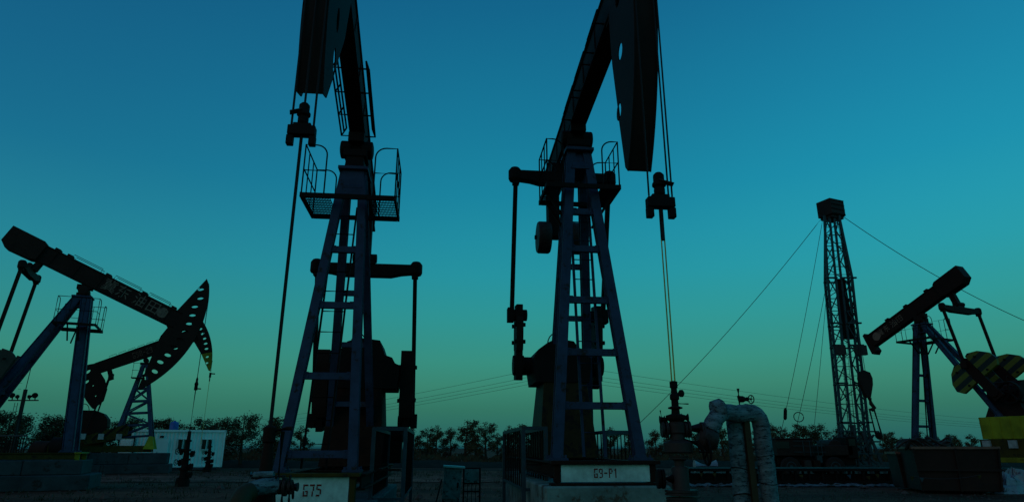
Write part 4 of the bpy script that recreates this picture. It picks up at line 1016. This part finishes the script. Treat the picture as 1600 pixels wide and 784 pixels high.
# plastic sheet laid along the ground edge
n = 90
for i in range(n+1):
    x = a.x+(b.x-a.x+1)*i/n; m.v += [Vector((x,29.6+random.uniform(-.05,.05),.02+random.uniform(0,.05))), Vector((x,30.2+random.uniform(-.05,.05),.05+random.uniform(0,.1)))]
m.f = [(2*i,2*i+2,2*i+3,2*i+1) for i in range(n)]
tag(m.build('plastic_sheet', mat('sheet_plastic', (.2,.22,.22), .4, (.05,.05,.05), .5, 2)), 'strip of crumpled pale plastic sheet along the foot of the steel walkway', 'plastic sheet')
# pennants on the walkway edge
cols = {'yellow': yellow_dull, 'blue': bluel}
PSC = .6
for k, (px, py, cl, Y) in enumerate(((1371,743,'yellow',30.3),(1357,746,'yellow',30.3),(1327,744,'blue',30.3),(1252,744,'yellow',30.3),(1116,741,'yellow',30.3),(1095,741,'yellow',30.3))):
    p = at(px,py,Y); m = MB(); m.prism([[(-.13,.1),(.13,.12),(.1,0),(.03,-.13)]], lambda a_,b_: p+Vector((a_*.7,-.01+b_*.2,b_*.7)), lambda a_,b_: p+Vector((a_*.7,.01+b_*.2,b_*.7)))
    place = ['rightmost on the walkway edge near the rusty tanks', 'just left of the rightmost one', 'below the mast foot', 'below the rig truck wheels', 'behind the gooseneck pipe, right one', 'beside the wellhead, left one'][k]
    tag(m.build('pennant', cols[cl]), f'small {cl} pennant, {place}', 'pennant', 'warning pennants')
# pipe offcut and barrel behind
m = MB(); p = at(1102,725,34); m.tube([(p.x-.55,34,.75),(p.x+.55,34,.75)], .3, 16); tag(m.build('oil_drum', white_cloth, None, 0, True), 'pale barrel lying on its side behind the wellhead valve', 'barrel')
m = MB(); m.box((p.x+.2,34.2,.22),(3.4,.9,.42)); tag(m.build('pallet', tank), 'dark timber platform carrying the pale barrel', 'platform')

# ------------------------------------------------------------------ big steel tanks at right
def bigtank(px0, px1, ytop, Y, dep, rot, label):
    p0 = at(px0,ytop,Y); p1 = at(px1,ytop,Y); L_ = p1.x-p0.x; h = p0.z
    o = empty('steel_tank', (p0.x, Y, 0), rot, label, 'tank', 'rusty steel mud tanks')
    m = MB(); m.add([(0,0,.1),(L_,0,.1),(L_+.05,dep,.1),(-.05,dep,.1),(-.12,-.1,h),(L_+.12,-.1,h),(L_+.12,dep,h),(-.12,dep,h)], [(3,2,1,0),(4,5,6,7),(0,1,5,4),(1,2,6,5),(2,3,7,6),(3,0,4,7)])
    m.build('shell', tank, o, .02)
    m = MB(); k = max(2, int(L_/.9))
    for i in range(k+1): x = L_*i/k; m.bar((x,-.03,.1),(x*(1+.24/L_)-.12,-.14,h-.02),.07,.06)
    m.bar((-.1,-.1,h*.52),(L_+.1,-.1,h*.52),.08,.08); m.build('stiffener', tank, o)
    m = MB(); m.bar((-.18,-.12,h),(L_+.18,-.12,h),.09,.09); m.bar((-.18,dep,h),(L_+.18,dep,h),.09,.09); m.bar((-.14,-.1,h),(-.14,dep,h),.09,.09); m.bar((L_+.14,-.1,h),(L_+.14,dep,h),.09,.09); m.build('top_rim', mat('rim_steel',(.1,.09,.08),.5), o)
bigtank(1430, 1534, 699, 25.3, 2.2, radians(-17), 'larger dark rusty steel tank with a rope across it, before the blue legs')
bigtank(1405, 1436, 707, 27.2, 1.6, radians(-17), 'smaller dark steel tank at the left of the larger one')
a_, b_ = at(1422,743,24.2), at(1532,741,24.2); wire(a_, b_, .12, .012, 'thin rope stretched across the front of the larger steel tank', 'rope', 'rope', None, grey_steel)
for k, (px, cl, wd_) in enumerate(((1424,'yellow','left end'),(1439,'blue','second from the left'),(1529,'yellow','right end'))):
    t = (px-1422)/110; q = Vector(a_).lerp(Vector(b_), t); q.z -= .12*4*t*(1-t)
    m = MB(); m.prism([[(-.07,0),(.08,0),(-.01,-.15)]], lambda a1,b1: q+Vector((a1,-.03,b1)), lambda a1,b1: q+Vector((a1,-.015,b1)))
    tag(m.build('pennant', cols[cl]), f'{cl} pennant on the rope across the steel tank, {wd_}', 'pennant', 'warning pennants')
# cable heap on the tank and tarpaulins by the pedestal
random.seed(11)
def heap(name, c, rx, ry, h, mt, label, cat, n=9, seed=1):
    r = random.Random(seed); m = MB(); N_ = 26; M_ = 10
    for j in range(M_+1):
        for i in range(N_):
            t = 2*pi*i/N_; f = j/M_; w = 1+.25*sin(3*t+seed)+.14*sin(7*t+2*seed)+r.uniform(-.08,.08)
            m.v.append(Vector((c[0]+rx*f*w*cos(t), c[1]+ry*f*w*sin(t), c[2]+h*(1-f**1.6)*(1+r.uniform(-.25,.25)))))
    for j in range(M_):
        for i in range(N_): m.f.append((j*N_+i, j*N_+(i+1)%N_, (j+1)*N_+(i+1)%N_, (j+1)*N_+i))
    return tag(m.build(name, mt), label, cat)
q = at(1585,748,26); heap('tarpaulin', (q.x,26,.0), 1.5, .8, .75, mat('tarp_grey',(.22,.24,.26),.5,(.05,.05,.05),.4,3), 'crumpled grey tarpaulin on the ground by the yellow pedestal', 'tarpaulin', seed=2)
q = at(1462,700,24.8); 
m = MB(); r_ = random.Random(4)
for k in range(8):
    cx_, cz_ = r_.uniform(-.7,.8), r_.uniform(.1,.3); rr_ = r_.uniform(.25,.5); ph_ = r_.uniform(0,6)
    m.tube([Vector((q.x+cx_+rr_*cos(t), 25.4+rr_*.5*sin(t), q.z+cz_+.15*sin(2*t+ph_))) for t in [2*pi*i/14 for i in range(15)]], .045, 6)
tag(m.build('hose_heap', grey_steel), 'tangle of hoses lying on top of the larger rusty tank', 'hoses')

# ------------------------------------------------------------------ small cabinet and frame between the central pumps
p0 = at(704,725,19.5)
cb = empty('electrical_cabinet', (at(704,760,19.5).x,19.5,0), radians(-6), 'small pale weathered control cabinet leaning between the two central pumpjacks', 'cabinet')
cb.rotation_euler = (0, radians(3.5), radians(6))
m = MB(); m.box((0,0,.62),(.5,.4,.9)); m.build('body', cab_paint, cb, .015)
m = MB(); m.box((.02,-.02,1.1),(.62,.5,.06)); m.build('roof', plate_paint, cb, .01)
m = MB(); m.box((-.02,-.215,.62),(.42,.02,.78)); d = m.build('door', cab_paint, cb, .008); m = MB(); m.box((.16,-.24,.62),(.05,.04,.14)); m.build('handle', black, d)
for s in (-1,1): m = MB(); m.box((s*.2,0,.09),(.06,.34,.18)); m.build('foot', black, cb)
m = MB(); m.bar((-.42,0,.02),(-.3,0,.75),.04,.04); m.build('cable_conduit', grey_steel, cb)
sg = empty('switch_board', (at(737,760,20).x,20,0), radians(-3), 'pale panel in a black metal frame right of the small cabinet', 'switchboard')
m = MB()
for s in (-1,1): m.bar((s*.24,0,0),(s*.24,0,1.06),.045,.045)
for z in (1.04,.62,.4): m.bar((-.24,0,z),(.24,0,z),.04,.04)
for k in range(3): m.bar((-.12+.12*k,0,0),(-.12+.12*k,0,.6),.018,.018)
m.build('frame', black, sg)
m = MB(); m.box((0,-.03,.83),(.42,.05,.38)); m.build('panel', cab_paint, sg)

# fence and machinery far left
p = at(0,690,38); fe = empty('yard_fence', (at(-10,700,38).x,38,0), 0, 'dark iron railing with upright bars at the far left edge', 'fence')
Lf = at(38,700,38).x-at(-10,700,38).x; zt = at(0,680,38).z
m = MB()
for z in (zt,.9): m.bar((0,0,z),(Lf,0,z),.07,.07)
m.build('rail', bluel, fe)
m = MB()
for k in range(13): m.bar((Lf*k/12,0,0),(Lf*k/12,0,zt),.04,.04)
m.build('upright_bars', black, fe)
def machine(px, Y, w, h, label, seed):
    r = random.Random(seed); p = at(px,700,Y); o = empty('engine_unit', (p.x,Y,0), r.uniform(-.3,.3), label, 'machine', 'small engines among the trees at left')
    m = MB(); m.box((0,0,h*.3),(w,1.1,h*.6)); m.box((0,0,.1),(w*1.15,1.2,.15)); m.build('base', black, o, .04)
    m = MB(); m.lathe([(h*.12,-w*.4),(h*.3,-w*.35),(h*.3,w*.3),(h*.15,w*.4)], (0,0,h*.8), (1,0,0), 14); m.build('cylinder', rust if seed % 2 else black, o, 0, True)
    m = MB(); m.tube([(w*.2,0,h),(w*.2,0,h*1.35),(w*.35,0,h*1.4)], .06, 8); m.build('exhaust', black, o)
machine(70, 44, 2.0, 1.9, 'rusty engine unit left of the thick blue leg', 1)
machine(97, 43, 1.6, 2.1, 'dark engine unit right beside the thick blue leg', 2)

# ------------------------------------------------------------------ trees
def tree_mesh(seed, h, spread, nleaf, kind):
    r = random.Random(seed); T = MB(); Lf_ = MB()
    top = Vector((r.uniform(-.2,.2), r.uniform(-.2,.2), h*.8))
    mid = Vector((r.uniform(-.12,.12), r.uniform(-.1,.1), h*.35))
    T.tube([(0,0,0), mid, top], [.09+.012*h, .06+.008*h, .02], 7)
    tips = []
    nb = 13
    for k in range(nb):
        f = .22+.74*k/nb; s = mid.lerp(top, (f*h*.8-mid.z)/(top.z-mid.z)) if f*h*.8 > mid.z else Vector((0,0,0)).lerp(mid, f*h*.8/mid.z)
        a = r.uniform(0, 2*pi); ln = spread*r.uniform(.55,1.1)*(1.1-.55*f)
        e = s+Vector((cos(a)*ln, sin(a)*ln, ln*r.uniform(.35,.9))); T.tube([s, s.lerp(e,.5)+Vector((0,0,-.06)), e], [.035,.024,.01], 5)
        tips.append((s.lerp(e,.55), .3)); tips.append((e, .42))
        for q in range(3):
            b2 = a+r.uniform(-1,1); e2 = s.lerp(e, r.uniform(.4,.95))+Vector((cos(b2), sin(b2), r.uniform(.2,1)))*ln*.4
            T.tube([s.lerp(e,.5), e2], [.018,.007], 4); tips.append((e2,.34))
    tips.append((top,.4)); tips.append((top+Vector((0,0,.3)),.28))
    for k in range(nleaf):
        c, rad = r.choice(tips); rad *= spread*.62
        p = c+Vector((r.gauss(0,rad*.68), r.gauss(0,rad*.68), r.gauss(0,rad*.6)))
        n_ = Vector((r.uniform(-1,1), r.uniform(-1,1), r.uniform(-.6,1))).normalized(); _, u, v = frame(n_)
        s1, s2 = r.uniform(.04,.11), r.uniform(.025,.07)
        Lf_.add([p-u*s1, p-v*s2, p+u*s1, p+v*s2], [(0,1,2,3)])
    return T, Lf_
def mesh_only(mb, name, mt):
    me = bpy.data.meshes.new(name); me.from_pydata([tuple(p) for p in mb.v], [], mb.f); me.update(); me.materials.append(mt); return me
VAR = []
for k in range(8):
    T, Lv = tree_mesh(40+k, 5.2+.25*(k % 3), [1.35,1.1,1.6,1.0,1.3,1.75,1.2,.95][k], [3600,2700,3700,2400,3300,4600,2700,2100][k], 0)
    zz = sorted(p.z for p in Lv.v); VAR.append((mesh_only(T,'trunk',bark), mesh_only(Lv,'crown',leafs[k % 3]), zz[int(len(zz)*.985)]))
TREES = [(-12,648,62,5),(12,645,62,5),(46,650,62,2),(70,662,66,0),(92,656,64,2),(108,652,66,5),(152,664,70,4),(190,660,68,0),(212,654,70,5),(232,658,70,2),(252,655,68,5),(285,660,70,0),(310,655,66,2),(330,661,70,4),
 (362,655,60,5),(392,650,60,2),(425,660,66,6),(445,655,66,0),(478,668,74,3),(520,668,76,1),(560,668,76,4),(600,668,76,0),(645,668,76,1),(668,672,78,6),(683,668,76,3),(703,670,77,4),(728,657,72,0),(743,676,79,7),(760,662,72,6),(776,678,80,3),(795,668,74,1),(815,664,74,0),(842,668,74,4),(880,668,76,1),(950,670,76,3),(985,672,76,0),
 (1020,674,77,4),(1043,672,76,1),(1075,672,76,6),(1124,668,72,0),(1143,676,78,3),(1188,672,76,1),(1206,664,73,4),(1226,668,74,7),(1246,664,73,0),(1268,668,74,6),(1290,664,73,2),(1312,668,75,4),(1345,672,76,3),(1374,679,82,1),(1395,676,82,0),(1415,684,90,7),(1432,676,80,4),(1455,680,84,1),(1478,680,82,0),(1500,682,84,6),(1520,680,84,3),(1545,680,84,1),(1575,678,82,4),(1605,676,82,0)]
random.seed(21)
def where(px):
    marks = [(0,'at the far left edge'),(75,'behind the sloping blue leg'),(120,'behind the thick upright blue leg'),(200,'left of the blue lattice tower'),(260,'above the container roof left half'),(345,'above the container roof right half'),(410,'right of the white container'),(470,'behind the thick G75 rod'),(590,'behind the G75 tower'),(665,'behind the G75 crank guard'),(720,'left of the small cabinet'),(770,'above the small cabinet and panel'),(860,'left of the G9-P1 cage'),(1000,'behind the G9-P1 tower'),(1090,'behind the G9-P1 wellhead'),(1165,'seen under the gooseneck pipe'),(1235,'over the left end of the rig truck'),(1300,'over the rig truck winch'),(1350,'behind the rig mast foot'),(1440,'between the mast and the blue legs'),(1480,'between the blue front legs'),(1540,'between the blue legs and the yellow pedestal'),(2000,'behind the yellow pedestal')]
    for lim, t in marks:
        if px <= lim: return t
cnt = {}
for (px, py, Y, k) in TREES: cnt.setdefault(where(px), []).append(px)
ORD = ['first', 'second', 'third', 'fourth', 'fifth', 'sixth']
for (px, py, Y, k) in TREES:
    p = at(px, py, Y); tm, cm, hh = VAR[k]; s = p.z/hh
    w = where(px); lst = sorted(cnt[w]); tall = 'bushy' if k in (2,5) else ('thin' if k in (1,3,7) else 'loose-crowned')
    lab = f'{tall} dusk-dark tree {w}' + ('' if len(lst) == 1 else f', {ORD[lst.index(px)]} from left')
    o = empty('roadside_tree', (p.x, Y+random.uniform(-1.5,1.5), 0), random.uniform(0,6.28), lab, 'tree', 'row of trees along the edge of the yard')
    o.scale = (s*1.15, s*1.15, s)
    for me, nm in ((tm,'trunk'),(cm,'crown')):
        c = bpy.data.objects.new(nm, me); COL.objects.link(c); c.parent = o
# low undergrowth under the tree row
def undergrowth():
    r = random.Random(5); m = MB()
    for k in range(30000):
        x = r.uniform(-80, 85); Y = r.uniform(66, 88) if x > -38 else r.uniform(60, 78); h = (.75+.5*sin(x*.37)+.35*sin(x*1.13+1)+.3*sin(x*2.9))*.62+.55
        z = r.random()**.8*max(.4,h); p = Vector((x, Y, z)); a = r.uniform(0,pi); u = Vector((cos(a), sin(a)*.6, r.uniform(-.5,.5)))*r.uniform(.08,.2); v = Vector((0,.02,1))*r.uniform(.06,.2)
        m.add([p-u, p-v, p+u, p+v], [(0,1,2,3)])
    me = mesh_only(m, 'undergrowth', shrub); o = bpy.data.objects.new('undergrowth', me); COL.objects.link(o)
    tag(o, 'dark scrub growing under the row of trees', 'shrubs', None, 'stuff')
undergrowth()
# dark weeds and gravel in the yard
def weeds():
    r = random.Random(9); m = MB()
    for k in range(1300):
        x = r.uniform(-22,26); Y = r.uniform(21,50); q = r.randint(3,7)
        for j in range(q):
            p = Vector((x+r.gauss(0,.12), Y+r.gauss(0,.12), 0)); t = p+Vector((r.gauss(0,.07), r.gauss(0,.07), r.uniform(.06,.22))); w = Vector((.012,.01,0))
            m.add([p-w,p+w,t], [(0,1,2)])
    me = mesh_only(m, 'weeds', shrub); o = bpy.data.objects.new('weeds', me); COL.objects.link(o); tag(o, 'sparse dry weeds scattered over the bare yard', 'weeds', None, 'stuff')
weeds()
def stones():
    r = random.Random(31); m = MB()
    for k in range(2600):
        x = r.uniform(-24,28); Y = r.uniform(20.5,46); sz = r.uniform(.02,.07)*(1+(r.random()<.05)*1.5); p = Vector((x,Y,sz*.3))
        vs = [p+Vector((cos(a)*sz*r.uniform(.7,1.2), sin(a)*sz*r.uniform(.7,1.2), r.uniform(-.3,.2)*sz)) for a in (0,1.3,2.5,3.8,5.1)]+[p+Vector((0,0,sz*r.uniform(.5,.9)))]
        m.add(vs, [(0,1,5),(1,2,5),(2,3,5),(3,4,5),(4,0,5)])
    me = mesh_only(m, 'gravel', mat('gravel_stone',(.06,.06,.06),.9,None,0,3)); o = bpy.data.objects.new('gravel', me); COL.objects.link(o); tag(o, 'loose stones and clods scattered over the bare yard', 'gravel', None, 'stuff')
stones()
# low dark bank running behind the yard, under the trees
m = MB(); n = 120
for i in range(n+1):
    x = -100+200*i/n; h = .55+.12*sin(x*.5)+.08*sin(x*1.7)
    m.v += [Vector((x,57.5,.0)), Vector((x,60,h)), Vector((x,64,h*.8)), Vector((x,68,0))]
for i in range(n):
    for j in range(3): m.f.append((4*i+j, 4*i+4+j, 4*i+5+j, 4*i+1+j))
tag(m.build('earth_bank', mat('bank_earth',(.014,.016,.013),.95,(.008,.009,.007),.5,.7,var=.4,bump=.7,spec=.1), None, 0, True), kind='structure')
